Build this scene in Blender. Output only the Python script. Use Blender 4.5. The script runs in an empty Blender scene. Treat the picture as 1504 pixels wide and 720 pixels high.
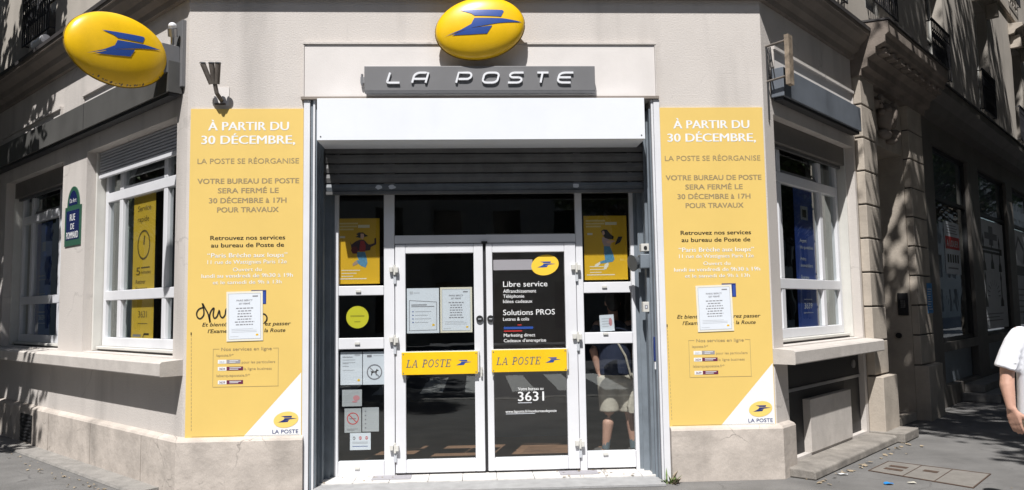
import bpy, bmesh, math, random
from math import radians as R, sin, cos, pi, sqrt, tan
from mathutils import Vector, Matrix
from mathutils.geometry import tessellate_polygon
random.seed(7)
sc = bpy.context.scene
col = sc.collection

# ------------------------------------------------------------------ camera
EYE = 1.66
CAM = Vector((0, -7.4, EYE))
YAW, PITCH, ROLL, FPX = R(2.872), R(4.673), R(-0.903), 1131.9
fw = Vector((sin(YAW)*cos(PITCH), cos(YAW)*cos(PITCH), sin(PITCH)))
rg = Vector((cos(YAW), -sin(YAW), 0)); up = rg.cross(fw)
RR = rg*cos(ROLL)+up*sin(ROLL); UU = -rg*sin(ROLL)+up*cos(ROLL)
cam = bpy.data.cameras.new('camera'); cam.sensor_width = 36; cam.lens = FPX/1504*36
cam.clip_end = 2000; cam.clip_start = 0.05
co = bpy.data.objects.new('camera', cam); col.objects.link(co)
M = Matrix((RR, UU, -fw)).transposed().to_4x4(); M.translation = CAM
co.matrix_world = M
sc.camera = co
# ------------------------------------------------------------------ light
SUN = Vector((-.1417, -.529, .8368)).normalized()
w = bpy.data.worlds.new("World"); sc.world = w; w.use_nodes = True
nt = w.node_tree
sky = nt.nodes.new('ShaderNodeTexSky'); sky.sky_type = 'NISHITA'; sky.sun_disc = False
sky.sun_elevation = math.asin(SUN.z); sky.sun_rotation = math.atan2(SUN.x, SUN.y)
nt.links.new(sky.outputs[0], nt.nodes['Background'].inputs[0])
nt.nodes['Background'].inputs[1].default_value = 0.06
sl = bpy.data.lights.new('sun', 'SUN'); sl.energy = 4.6; sl.angle = R(.53); sl.color = (1, .975, .95)
so = bpy.data.objects.new('sun', sl); col.objects.link(so)
so.rotation_euler = SUN.to_track_quat('Z', 'Y').to_euler()
sc.view_settings.view_transform = 'Standard'; sc.view_settings.look = 'None'
sc.view_settings.exposure = 0.55; sc.view_settings.gamma = 1
sc.view_settings.use_curve_mapping = False
sc.render.engine = 'CYCLES'
sc.cycles.max_bounces = 8; sc.cycles.transparent_max_bounces = 16
sc.cycles.use_denoising = True

# ------------------------------------------------------------------ materials
MATS = {}
def mk(name, c, rough=.6, var=.12, scale=4., bump=0., bscale=60., metal=0., streak=0., spec=.5, c2=None, fine=0., crack=0., cscale=1.3):
    if name in MATS: return MATS[name]
    m = bpy.data.materials.new(name); m.use_nodes = True; t = m.node_tree; N = t.nodes; L = t.links
    b = N['Principled BSDF']; b.inputs['Roughness'].default_value = rough; b.inputs['Metallic'].default_value = metal
    b.inputs['Specular IOR Level'].default_value = spec
    g = N.new('ShaderNodeNewGeometry')
    n = N.new('ShaderNodeTexNoise'); n.inputs['Scale'].default_value = scale; n.inputs['Detail'].default_value = 7; n.inputs['Roughness'].default_value = .62
    L.new(g.outputs['Position'], n.inputs['Vector'])
    r = N.new('ShaderNodeMapRange'); r.inputs[1].default_value = .3; r.inputs[2].default_value = .7
    L.new(n.outputs[0], r.inputs[0])
    x = N.new('ShaderNodeMix'); x.data_type = 'RGBA'
    d = c2 if c2 else tuple(v*(1-2*var) for v in c)
    x.inputs[6].default_value = (*d, 1); x.inputs[7].default_value = (*c, 1)
    L.new(r.outputs[0], x.inputs[0]); out = x.outputs[2]
    if streak:
        mp = N.new('ShaderNodeMapping'); mp.inputs['Scale'].default_value = (2.6, 2.6, .35)
        L.new(g.outputs['Position'], mp.inputs[0])
        n2 = N.new('ShaderNodeTexNoise'); n2.inputs['Scale'].default_value = 1.; n2.inputs['Detail'].default_value = 6
        L.new(mp.outputs[0], n2.inputs['Vector'])
        r2 = N.new('ShaderNodeMapRange'); r2.inputs[1].default_value = .5; r2.inputs[2].default_value = .78
        r2.inputs[3].default_value = 1; r2.inputs[4].default_value = 1-streak
        L.new(n2.outputs[0], r2.inputs[0])
        x2 = N.new('ShaderNodeMix'); x2.data_type = 'RGBA'; x2.blend_type = 'MULTIPLY'; x2.inputs[0].default_value = 1
        L.new(out, x2.inputs[6]); L.new(r2.outputs[0], x2.inputs[7]); out = x2.outputs[2]
    if fine:
        n4 = N.new('ShaderNodeTexNoise'); n4.inputs['Scale'].default_value = 180; n4.inputs['Detail'].default_value = 3
        L.new(g.outputs['Position'], n4.inputs['Vector'])
        r4 = N.new('ShaderNodeMapRange'); r4.inputs[1].default_value = .3; r4.inputs[2].default_value = .7
        r4.inputs[3].default_value = 1-fine; r4.inputs[4].default_value = 1+fine
        L.new(n4.outputs[0], r4.inputs[0])
        x4 = N.new('ShaderNodeMix'); x4.data_type = 'RGBA'; x4.blend_type = 'MULTIPLY'; x4.inputs[0].default_value = 1
        L.new(out, x4.inputs[6]); L.new(r4.outputs[0], x4.inputs[7]); out = x4.outputs[2]
    if crack:
        wv = N.new('ShaderNodeTexNoise'); wv.inputs['Scale'].default_value = 2.3; wv.inputs['Detail'].default_value = 5
        L.new(g.outputs['Position'], wv.inputs['Vector'])
        ad = N.new('ShaderNodeVectorMath'); ad.operation = 'MULTIPLY_ADD'; ad.inputs[1].default_value = (.5, .5, .5)
        L.new(wv.outputs['Color'], ad.inputs[0]); L.new(g.outputs['Position'], ad.inputs[2])
        vo = N.new('ShaderNodeTexVoronoi'); vo.feature = 'DISTANCE_TO_EDGE'; vo.inputs['Scale'].default_value = cscale
        L.new(ad.outputs[0], vo.inputs['Vector'])
        rc = N.new('ShaderNodeMapRange'); rc.inputs[1].default_value = .003; rc.inputs[2].default_value = .010; rc.inputs[3].default_value = 1; rc.inputs[4].default_value = 0
        L.new(vo.outputs['Distance'], rc.inputs[0])
        mk_ = N.new('ShaderNodeMapRange'); mk_.inputs[1].default_value = .5; mk_.inputs[2].default_value = .62; mk_.inputs[4].default_value = crack
        L.new(n.outputs[0], mk_.inputs[0])
        ml = N.new('ShaderNodeMath'); ml.operation = 'MULTIPLY'; L.new(rc.outputs[0], ml.inputs[0]); L.new(mk_.outputs[0], ml.inputs[1])
        x5 = N.new('ShaderNodeMix'); x5.data_type = 'RGBA'; x5.inputs[7].default_value = tuple(v*.35 for v in c)+(1,)
        L.new(ml.outputs[0], x5.inputs[0]); L.new(out, x5.inputs[6]); out = x5.outputs[2]
    L.new(out, b.inputs['Base Color'])
    if bump:
        n3 = N.new('ShaderNodeTexNoise'); n3.inputs['Scale'].default_value = bscale; n3.inputs['Detail'].default_value = 5
        L.new(g.outputs['Position'], n3.inputs['Vector'])
        bp = N.new('ShaderNodeBump'); bp.inputs['Strength'].default_value = bump; bp.inputs['Distance'].default_value = .01
        L.new(n3.outputs[0], bp.inputs['Height']); L.new(bp.outputs[0], b.inputs['Normal'])
    MATS[name] = m
    return m

def glass(name, tint, refl=1.):
    m = bpy.data.materials.new(name); m.use_nodes = True; t = m.node_tree; N = t.nodes; L = t.links
    N.remove(N['Principled BSDF']); o = N['Material Output']
    tr = N.new('ShaderNodeBsdfTransparent'); tr.inputs[0].default_value = (*tint, 1)
    gl = N.new('ShaderNodeBsdfGlossy'); gl.inputs['Roughness'].default_value = .01
    gl.inputs['Color'].default_value = (.95, 1, 1, 1)
    g = N.new('ShaderNodeNewGeometry')                      # very slight waviness of float glass
    n3 = N.new('ShaderNodeTexNoise'); n3.inputs['Scale'].default_value = 2.5
    L.new(g.outputs['Position'], n3.inputs['Vector'])
    bp = N.new('ShaderNodeBump'); bp.inputs['Strength'].default_value = .03; bp.inputs['Distance'].default_value = .02
    L.new(n3.outputs[0], bp.inputs['Height']); L.new(bp.outputs[0], gl.inputs['Normal'])
    lw = N.new('ShaderNodeLayerWeight'); lw.inputs['Blend'].default_value = .5
    p = N.new('ShaderNodeMath'); p.operation = 'POWER'; p.inputs[1].default_value = 4.
    L.new(lw.outputs['Facing'], p.inputs[0])
    ma = N.new('ShaderNodeMath'); ma.operation = 'MULTIPLY_ADD'; ma.inputs[1].default_value = .85; ma.inputs[2].default_value = .125*refl
    L.new(p.outputs[0], ma.inputs[0])
    mx = N.new('ShaderNodeMixShader'); L.new(ma.outputs[0], mx.inputs[0])
    L.new(tr.outputs[0], mx.inputs[1]); L.new(gl.outputs[0], mx.inputs[2]); L.new(mx.outputs[0], o.inputs[0])
    MATS[name] = m
    return m

stucco = mk('stucco', (.58, .54, .505), .9, .06, 1.1, .35, 70, streak=.26, fine=.06, crack=.35, cscale=.8)
stuccoW = mk('white_painted_stucco', (.68, .645, .62), .85, .06, 1.5, .15, 90, streak=.08)
plinthM = mk('plinth_stone', (.56, .50, .445), .9, .17, 2.6, .9, 11, streak=.34, fine=.1, crack=.7, cscale=1.6)
stone = mk('sill_stone', (.56, .52, .48), .85, .1, 5, .2, 50, fine=.08)
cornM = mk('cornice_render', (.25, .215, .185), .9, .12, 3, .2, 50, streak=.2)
leadM = mk('lead_flashing', (.06, .055, .055), .6, .1)
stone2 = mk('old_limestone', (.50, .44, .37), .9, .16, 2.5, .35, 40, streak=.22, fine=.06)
stone2d = mk('dark_limestone', (.27, .225, .19), .9, .2, 3, .35, 40, streak=.2)  # darker limestone tone for the porch cornice, ornament and recess back
upstone = mk('upper_facade', (.46, .42, .37), .9, .1, 1.2, .2, 50, streak=.16)
white = mk('white_aluminium', (.70, .705, .73), .35, .04, 3, spec=.4, streak=.06)
whiteBox = mk('white_metal_box', (.75, .775, .81), .4, .025, 2, streak=.05)
offw = mk('yellowed_white', (.62, .61, .57), .5, .06)
slate = mk('slate_painted_metal', (.19, .22, .25), .45, .14, 5, streak=.25)
slateB = mk('slate_bottom_slat', (.11, .125, .14), .5, .2, 6, streak=.25)
slateD = mk('slate_shutter_slat', (.125, .125, .125), .55, .2, 6, streak=.25)
greyMetal = mk('grey_lacquered_metal', (.16, .16, .165), .45, .05, 3)
bandM = mk('awning_box_grey', (.105, .103, .098), .5, .12, 2.5, streak=.25)
darkM = mk('dark_metal', (.022, .022, .024), .5, .1)
blackP = mk('black_painted_panel', (.018, .018, .019), .55, .2, 5)
steel = mk('steel', (.45, .45, .46), .35, .1, metal=.8)
rust = mk('weathered_grey_steel', (.2, .17, .145), .7, .3, 9)
yellow = mk('poster_yellow', (.74, .525, .155), .42, .03, 1.3, .10, 5, streak=.03)
yelL = mk('post_yellow', (.84, .53, .012), .35, .05, 4)
yelS = mk('post_yellow_gloss', (.84, .51, .008), .33, .07, 5, spec=.45, streak=.14, fine=.04)
navy = mk('navy_print', (.012, .03, .17), .4, .03)
emb = mk('emblem_blue', (.022, .07, .30), .4, .05)
wprint = mk('white_print', (.76, .77, .77), .5, .01)
gbr = mk('taupe_print', (.31, .235, .12), .6, .02)
blk = mk('black_print', (.02, .017, .012), .5, .02)
grytxt = mk('grey_text', (.22, .22, .24), .6, .02)
ltgr = mk('light_grey_print', (.48, .50, .53), .6, .02)
maroon = mk('maroon_print', (.13, .015, .06), .5, .02)
greypr = mk('grey_print', (.30, .29, .31), .5, .02)
paper = mk('white_paper', (.68, .72, .77), .6, .02)
cream = mk('cream_paper', (.74, .70, .58), .6, .02)
greyPaper = mk('grey_paper', (.42, .44, .45), .6, .03)
redp = mk('red_print', (.55, .03, .03), .5, .02)
bluep = mk('bright_blue_print', (.02, .22, .55), .5, .1, 30)
bannerB = mk('blue_banner', (.03, .075, .34), .45, .05)
curtain = mk('pale_curtain', (.40, .44, .41), .8, .06, 9)
plateB = mk('enamel_blue', (.012, .02, .09), .25, .05)
plateG = mk('enamel_green', (.035, .11, .07), .3, .08)
asphalt = mk('pavement_asphalt', (.185, .18, .173),   .92, .2, 1.5, .6, 160, fine=.35, streak=.12, crack=.6, cscale=.7)
roadM = mk('road_asphalt', (.10, .10, .105), .9, .12, 1.2, .4, 200, fine=.2)
granite = mk('granite_kerb', (.30, .285, .265), .85, .18, 7, .4, 60, fine=.15)
graniteD = mk('worn_granite_step', (.30, .275, .245), .9, .24, 5, .7, 22, streak=.2, fine=.2)
castM = mk('cover_lid_mortar', (.21, .195, .175), .85, .12, 8, .3, 120, fine=.2)
rustE = mk('rusty_iron_edge', (.10, .062, .042), .85, .3, 20)
tile = mk('white_tile', (.72, .70, .67), .5, .14, 9, fine=.05)
studM = mk('ridged_grey_ramp', (.36, .36, .36), .8, .12, 9, .3, 70, fine=.1)
paint = mk('road_paint', (.7, .7, .68), .8, .12, 8)
roomF = mk('brown_floor', (.26, .15, .09), .5, .2, 3)
roomW = mk('dark_room_wall', (.08, .077, .078), .8, .1)
roomG = mk('grey_partition', (.40, .40, .41), .7, .05)
shopP = mk('shopfront_grey_paint', (.165, .15, .135), .55, .12, 2.5, streak=.2)
shopL = mk('shopfront_blue_panel', (.30, .34, .38), .5, .1)
doorW = mk('brown_wood_door', (.055, .038, .027), .5, .2, 6)
ironM = mk('black_iron', (.02, .02, .024), .5, .1)
skin = mk('skin', (.52, .30, .22), .55, .08, 18, .1, 120)
shirtM = mk('white_cotton', (.78, .79, .83), .8, .03, 6, .25, 9)
beige = mk('beige_cotton', (.50, .46, .38), .85, .08, 10, .5, 22)
navyC = mk('navy_cotton', (.02, .028, .06), .85, .1, 10, .4, 22)
hairM = mk('dark_hair', (.018, .013, .01), .6, .2, 60)
sockM = mk('grey_blue_sock', (.12, .17, .20), .9, .15, 30)
shoeM = mk('grey_shoe', (.10, .09, .085), .7, .2, 20)
barkM = mk('bark', (.12, .10, .08), .9, .25, 8, .6, 30)
leafM = mk('foliage', (.075, .12, .03), .6, .25, 1.5)
leafD = mk('dry_leaf', (.36, .29, .20), .8, .25, 20)
weedM = mk('weed_green', (.13, .20, .05), .7, .25, 20)
facM = mk('opposite_facade', (.36, .33, .29), .9, .1, 1.2, streak=.15)
winD = mk('dark_window_glass', (.02, .023, .027), .1, .1)
zinc = mk('zinc_roof', (.20, .21, .23), .5, .1)
G_ent = glass('entrance_glass', (.90, .92, .92))
G_win = glass('window_glass', (.75, .78, .78), 1.2)
G_shop = glass('shop_glass', (.7, .74, .74), 1.)

# ------------------------------------------------------------------ mesh helpers
class Fr:
    def __init__(s, O, U, N): s.O = Vector(O); s.U = Vector(U).normalized(); s.N = Vector(N).normalized()
    def __call__(s, u, o, z): return s.O + s.U*u + s.N*o + Vector((0, 0, z))
q = sqrt(.5)
XL, XR = -2.72, 2.9
FF = Fr((0, 0, 0), (1, 0, 0), (0, -1, 0))                  # corner facade
LF = Fr((XL, 0, 0), (q, -q, 0), (-q, -q, 0))               # left street wall, u = -distance from the corner
RF = Fr((XR, 0, 0), (q, q, 0), (q, -q, 0))                 # right street wall
WF = Fr((0, 0, 0), (1, 0, 0), (0, -1, 0))

def pt(fr, px, py, o=0.):
    """point of a wall plane that the measured photo position lies on -> (u, z)"""
    d = RR*((px-752)/FPX) - UU*((py-360)/FPX) + fw
    A = fr.O + fr.N*o
    t = (A-CAM).dot(fr.N)/d.dot(fr.N)
    p = CAM + d*t - fr.O
    return p.dot(fr.U), p.z

class MB:
    def __init__(s): s.v = []; s.f = []; s.m = []; s.ms = []
    def mi(s, m):
        if m not in s.ms: s.ms.append(m)
        return s.ms.index(m)
    def face(s, pts, m):
        b = len(s.v); s.v += [Vector(p) for p in pts]; s.f.append(list(range(b, b+len(pts)))); s.m.append(s.mi(m))
    def mesh(s, vs, fs, m):
        b = len(s.v); s.v += [Vector(p) for p in vs]; k = s.mi(m)
        for f in fs: s.f.append([i+b for i in f]); s.m.append(k)
    def box(s, fr, u0, u1, o0, o1, z0, z1, m):
        P = [fr(u, o, z) for z in (z0, z1) for o in (o0, o1) for u in (u0, u1)]
        s.mesh(P, [(0, 1, 3, 2)[::-1], (4, 5, 7, 6), (0, 1, 5, 4)[::1], (2, 3, 7, 6)[::-1], (0, 2, 6, 4)[::-1], (1, 3, 7, 5)], m)
        return s
    def flat(s, fr, pts, o, m):
        """polygon of (u,z) points at offset o facing outwards"""
        P = [fr(u, o, z) for u, z in pts]
        tri = tessellate_polygon([[Vector((u, z, 0)) for u, z in pts]])
        out = []
        for t in tri:
            a, b, c = [pts[i] for i in t]
            if (b[0]-a[0])*(c[1]-a[1])-(b[1]-a[1])*(c[0]-a[0]) < 0: t = t[::-1]
            out.append(tuple(t))
        s.mesh(P, out, m); return s
    def rect(s, fr, u0, u1, z0, z1, o, m): return s.flat(fr, [(u0, z0), (u1, z0), (u1, z1), (u0, z1)], o, m)
    def prism(s, fr, pts, o0, o1, m):
        n = len(pts)
        s.flat(fr, pts, o1, m)
        P = [fr(u, o, z) for o in (o0, o1) for u, z in pts]
        s.mesh(P, [(i, (i+1) % n, n+(i+1) % n, n+i) for i in range(n)], m)
        s.flat(fr, pts, o0, m); return s
    def tube(s, pts, r, m, n=8, cap=True):
        pts = [Vector(p) for p in pts]; rs = r if isinstance(r, (list, tuple)) else [r]*len(pts)
        vs = []; fs = []
        for i, p in enumerate(pts):
            d = (pts[min(i+1, len(pts)-1)]-pts[max(i-1, 0)]).normalized()
            a = d.cross(Vector((0, 0, 1)))
            if a.length < .05: a = d.cross(Vector((1, 0, 0)))
            a.normalize(); b = d.cross(a)
            for k in range(n):
                t = 2*pi*k/n; vs.append(p+(a*cos(t)+b*sin(t))*rs[i])
        for i in range(len(pts)-1):
            for k in range(n): fs.append((i*n+k, i*n+(k+1) % n, (i+1)*n+(k+1) % n, (i+1)*n+k))
        if cap: fs.append(tuple(range(n))); fs.append(tuple(range((len(pts)-1)*n, len(pts)*n))[::-1])
        s.mesh(vs, fs, m); return s
    def ell(s, c, rx, ry, rz, m, nu=16, nv=10, rot=None):
        vs = []; fs = []
        for j in range(nv+1):
            a = pi*j/nv
            for i in range(nu):
                t = 2*pi*i/nu; p = Vector((rx*sin(a)*cos(t), ry*sin(a)*sin(t), rz*cos(a)))
                if rot: p = rot @ p
                vs.append(Vector(c)+p)
        for j in range(nv):
            for i in range(nu): fs.append((j*nu+i, (j+1)*nu+i, (j+1)*nu+(i+1) % nu, j*nu+(i+1) % nu))
        s.mesh(vs, fs, m); return s
    def sweep(s, path, prof, m, closed=True):
        """profile [(o,z)] swept along plan points, mitred; outwards is on the right-hand side of the path seen from above"""
        path = [Vector((x, y, 0)) for x, y in path]; n = len(prof); vs = []; fs = []
        for i, p in enumerate(path):
            ns = []
            if i: d = (p-path[i-1]).normalized(); ns.append(Vector((d.y, -d.x, 0)))
            if i < len(path)-1: d = (path[i+1]-p).normalized(); ns.append(Vector((d.y, -d.x, 0)))
            nn = sum(ns, Vector()).normalized(); k = 1/nn.dot(ns[0])
            for o, z in prof: vs.append(p+nn*(o*k)+Vector((0, 0, z)))
        for i in range(len(path)-1):
            for j in range(n if closed else n-1): fs.append((i*n+j, (i+1)*n+j, (i+1)*n+(j+1) % n, i*n+(j+1) % n))
        if closed: fs.append(tuple(range(n))); fs.append(tuple(range((len(path)-1)*n, len(path)*n))[::-1])
        s.mesh(vs, fs, m); return s
    def wall(s, fr, u0, u1, z0, z1, holes, depth, m, o=0., mr=None):
        us = sorted({u0, u1, *[h[0] for h in holes], *[h[1] for h in holes]}); zs = sorted({z0, z1, *[h[2] for h in holes], *[h[3] for h in holes]})
        us = [u for u in us if u0 <= u <= u1]; zs = [z for z in zs if z0 <= z <= z1]
        for a, b in zip(us, us[1:]):
            for c, d in zip(zs, zs[1:]):
                mu, mz = (a+b)/2, (c+d)/2
                if any(h[0] < mu < h[1] and h[2] < mz < h[3] for h in holes): continue
                s.face([fr(a, o, c), fr(b, o, c), fr(b, o, d), fr(a, o, d)], m)
                s.face([fr(a, o-depth, c), fr(a, o-depth, d), fr(b, o-depth, d), fr(b, o-depth, c)], m)
        for (a, b, c, d) in holes:
            mm = mr or m; e = o-depth
            s.face([fr(a, o, c), fr(a, o, d), fr(a, e, d), fr(a, e, c)], mm)
            s.face([fr(b, o, c), fr(b, e, c), fr(b, e, d), fr(b, o, d)], mm)
            s.face([fr(a, o, d), fr(b, o, d), fr(b, e, d), fr(a, e, d)], mm)
            if c > z0+.001: s.face([fr(a, o, c), fr(a, e, c), fr(b, e, c), fr(b, o, c)], mm)
        s.face([fr(u0, o, z1), fr(u1, o, z1), fr(u1, o-depth, z1), fr(u0, o-depth, z1)], m)
        return s
    def ribbon(s, fr, pts, wd, o, m, closed=False):
        """printed or raised stroke along (u,z) points"""
        pts = [Vector((u, z)) for u, z in pts]; n = len(pts); l = []; r = []
        for i, p in enumerate(pts):
            if closed: a, b = pts[i-1], pts[(i+1) % n]
            else: a, b = pts[max(i-1, 0)], pts[min(i+1, n-1)]
            d = (b-a).normalized(); nn = Vector((-d.y, d.x))
            k = 1.
            if closed or 0 < i < n-1:
                e = (pts[(i+1) % n]-p).normalized(); ne = Vector((-e.y, e.x)); k = min(1.6, 1/max(.3, nn.dot(ne)))
            l.append(p+nn*wd/2*k); r.append(p-nn*wd/2*k)
        P = [fr(v.x, o, v.y) for v in l+r]
        s.mesh(P, [(i, n+i, n+(i+1) % n, (i+1) % n) for i in range(n if closed else n-1)], m); return s
    def build(s, name, parent=None, loc=None, smooth=False, bevel=0.):
        me = bpy.data.meshes.new(name)
        base = WL(parent) if parent else (Vector(loc) if loc else Vector())
        me.from_pydata([v-base for v in s.v], [], s.f)
        for m in s.ms: me.materials.append(m)
        me.polygons.foreach_set('material_index', s.m)
        if smooth: me.polygons.foreach_set('use_smooth', [True]*len(s.f))
        bm = bmesh.new(); bm.from_mesh(me); bmesh.ops.remove_doubles(bm, verts=bm.verts, dist=1e-5) if smooth else None
        bm.to_mesh(me); bm.free(); me.update()
        ob = bpy.data.objects.new(name, me); col.objects.link(ob)
        if parent: ob.parent = parent
        else: ob.location = base
        if bevel:
            bm = bmesh.new(); bm.from_mesh(me); bmesh.ops.remove_doubles(bm, verts=bm.verts, dist=1e-5)
            bmesh.ops.recalc_face_normals(bm, faces=bm.faces); bm.to_mesh(me); bm.free()
            bv = ob.modifiers.new('bevel', 'BEVEL'); bv.width = bevel; bv.segments = 2; bv.limit_method = 'ANGLE'
        return ob
def WL(o):
    v = Vector()
    while o: v += o.location; o = o.parent
    return v
def thing(name, label, cat, loc=(0, 0, 0), group=None):
    o = bpy.data.objects.new(name, None); col.objects.link(o); o.location = loc; o.empty_display_size = .1
    o['label'] = label; o['category'] = cat
    if group: o['group'] = group
    return o
def tag(o, label, cat, group=None):
    o['label'] = label; o['category'] = cat
    if group: o['group'] = group
    return o
def struct(name, mb, kind='structure', **k):
    o = mb.build(name, **k); o['kind'] = kind; return o
def copy_tree(o, parent=None):
    c = o.copy(); col.objects.link(c)
    if parent: c.parent = parent
    for ch in list(o.children): copy_tree(ch, c)
    return c

# ------------------------------------------------------------------ lettering
_tc = {}
def glyphs(t, bold, shear, spacing=1.):
    k = (t, bold, shear, spacing)
    if k not in _tc:
        c = bpy.data.curves.new('t', 'FONT'); c.body = t; c.size = 1; c.offset = bold; c.shear = shear; c.resolution_u = 3; c.space_character = spacing
        o = bpy.data.objects.new('t', c); m = bpy.data.meshes.new_from_object(o)
        _tc[k] = ([(v.co.x, v.co.y) for v in m.vertices], [tuple(p.vertices) for p in m.polygons])
        bpy.data.objects.remove(o); bpy.data.curves.remove(c); bpy.data.meshes.remove(m)
    return _tc[k]
def text(mb, fr, t, u0, u1, z, cap, o, m, bold=0., shear=0., spacing=1., slope=0.):
    """text fitted between u0 and u1 with capital height cap on baseline z"""
    vs, fs = glyphs(t, 0., shear, spacing)
    if not vs: return
    x0 = min(v[0] for v in vs); x1 = max(v[0] for v in vs)
    sx = (u1-u0)/(x1-x0); sz = cap/.729
    k = bold*sz*1.9
    for j, d in enumerate((-k/2, k/2) if k > 0 else (0,)):
        mb.mesh([fr(u0+(x-x0)*sx+d, o+.0003*j, z+y*sz) for x, y in vs], fs, m)
def lines(mb, fr, u0, u1, z0, z1, n, th, o, m, rnd=None):
    rnd = rnd or random.Random(3)
    for i in range(n):
        z = z1-(z1-z0)*(i+.5)/n
        e = u1-(u1-u0)*rnd.random()*.35
        x = u0
        while x < e-.004:
            wl = min(e-x, (.008+.02*rnd.random())); mb.rect(fr, x, x+wl, z-th/2, z+th/2, o, m); x += wl+.005

EMB = [[(-.46, .335), (.50, .345), (.535, .315), (.47, .185), (-.125, .195), (-.2, .25)],
       [(-.80, -.26), (-.44, -.13), (-.2, .0), (-.13, .14), (.5, .145), (.96, .1), (.4, .03), (-.15, -.08)],
       [(-.64, -.245), (-.25, -.105), (.27, -.03), (.15, -.215), (-.25, -.24)]]
def emblem(mb, fr, cu, cz, w, o, m, h=1., hfun=None, rot=0.):
    for p in EMB:
        pts = [(cu+(x*cos(rot)-y*h*sin(rot))*w, cz+(y*h*cos(rot)+x*sin(rot))*w) for x, y in p]
        if hfun is None: mb.flat(fr, pts, o, m); continue
        bm = bmesh.new(); bmv = [bm.verts.new((a, b, 0)) for a, b in pts]; bm.faces.new(bmv)
        bmesh.ops.triangulate(bm, faces=bm.faces)
        for _ in range(4): bmesh.ops.subdivide_edges(bm, edges=[e for e in bm.edges if e.calc_length() > .03], cuts=1, use_grid_fill=False); bmesh.ops.triangulate(bm, faces=bm.faces)
        bm.verts.ensure_lookup_table(); bm.verts.index_update()
        mb.mesh([fr(v.co.x, hfun(v.co.x, v.co.y), v.co.y) for v in bm.verts], [[v.index for v in f.verts] for f in bm.faces], m); bm.free()
def ellipse(cu, cz, a, b, tilt=0., n=40):
    return [(cu+a*cos(t)*cos(tilt)-b*sin(t)*sin(tilt), cz+a*cos(t)*sin(tilt)+b*sin(t)*cos(tilt)) for t in [2*pi*i/n for i in range(n)]]

# ================================================================== GROUND
def off_path(pairs): return [(p.x, p.y) for p in pairs]
LEND, REND = 12., 30.
footL = [LF(-LEND, 0, 0), LF(0, 0, 0), RF(0, 0, 0), RF(REND, 0, 0)]
g = MB(); g.face([(-300, -300, -.13), (300, -300, -.13), (300, 300, -.13), (-300, 300, -.13)], roadM); struct('road', g)
pv = MB()
KO = 6.3
pv.sweep([(p.x, p.y) for p in footL], [(-.45, -.13), (KO-.3, -.13), (KO-.3, 0), (-.45, 0)], asphalt)
struct('pavement', pv)
kb = MB(); kb.sweep([(p.x, p.y) for p in footL], [(KO-.298, -.128), (KO, -.128), (KO, -.01), (KO-.03, .006), (KO-.298, .006)], granite); struct('kerb', kb)
zc = MB()
for i in range(7):
    x = -3.2+i*1.0
    zc.face([(x, -12.5, -.126), (x+.5, -12.5, -.126), (x+.5, -8.4, -.126), (x, -8.4, -.126)], paint)
struct('crosswalk', zc)
# low kerb strips at the foot of both wings, tiles and ramp before the doors
s_ = MB(); s_.sweep([(p.x, p.y) for p in (LF(-9, 0, 0), LF(-.3, 0, 0))], [(.0, .003), (.30, .003), (.29, .028), (.0, .034)], granite); struct('wall_foot_kerb', s_)
s_ = MB(); s_.sweep([(p.x, p.y) for p in (RF(.08, 0, 0), RF(2.62, 0, 0))], [(.0, .003), (.32, .003), (.315, .075), (.29, .088), (.0, .095)], graniteD)
s_.box(RF, 2.622, 3.2, .0, .40, .003, .115, graniteD)
struct('wall_foot_step', s_, bevel=.012)
s_ = MB(); s_.box(FF, -1.5, 1.75, -.12, .22, .003, .022, studM); struct('entrance_ramp', s_)
s_ = MB()
tx = [-1.5, -1.17, -.83, -.46, -.13, .2, .56, .9, 1.25, 1.6, 1.75]
for a, b in zip(tx, tx[1:]): s_.box(FF, a+.003, b-.003, -.5, -.123, .003, .031, tile)
struct('threshold_tiles', s_)

# ================================================================== POST OFFICE
B = thing('post_office_building', 'cream rendered corner post office with glazed white entrance and grey shutter', 'building', (0, 0, 0))
OP = (-1.52, 1.77, 0, 3.69)
WIN = (.22, 2.58)
wl = MB()
wl.wall(FF, XL, XR, 0, 4.95, [OP], .5, stucco)
upw = [(-4.95, -3.85, 5.3, 7.6), (-9.2, -8.1, 5.3, 7.6)]
wl.wall(LF, -LEND, 0, 0, 4.95, [(-WIN[1], -WIN[0], 1.24, 3.58), (-5.74, -3.38, 1.24, 3.58)], .34, stucco)
wl.wall(RF, 0, 2.64, 0, 4.95, [(WIN[0], WIN[1], 1.24, 3.58), (.30, 2.55, .12, 1.06)], .34, stucco)
wl.build('wall', B)
uw = MB()
uw.wall(FF, XL, XR, 4.951, 12, [(-1.0, .1, 5.5, 7.8), (.6, 1.7, 5.5, 7.8)], .3, upstone)
uw.wall(LF, -LEND, 0, 4.951, 12, upw, .3, upstone)
uw.wall(RF, 0, 2.64, 4.951, 12, [(1.45, 2.4, 5.25, 7.6)], .3, upstone)
uw.build('upper_wall', B)
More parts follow.
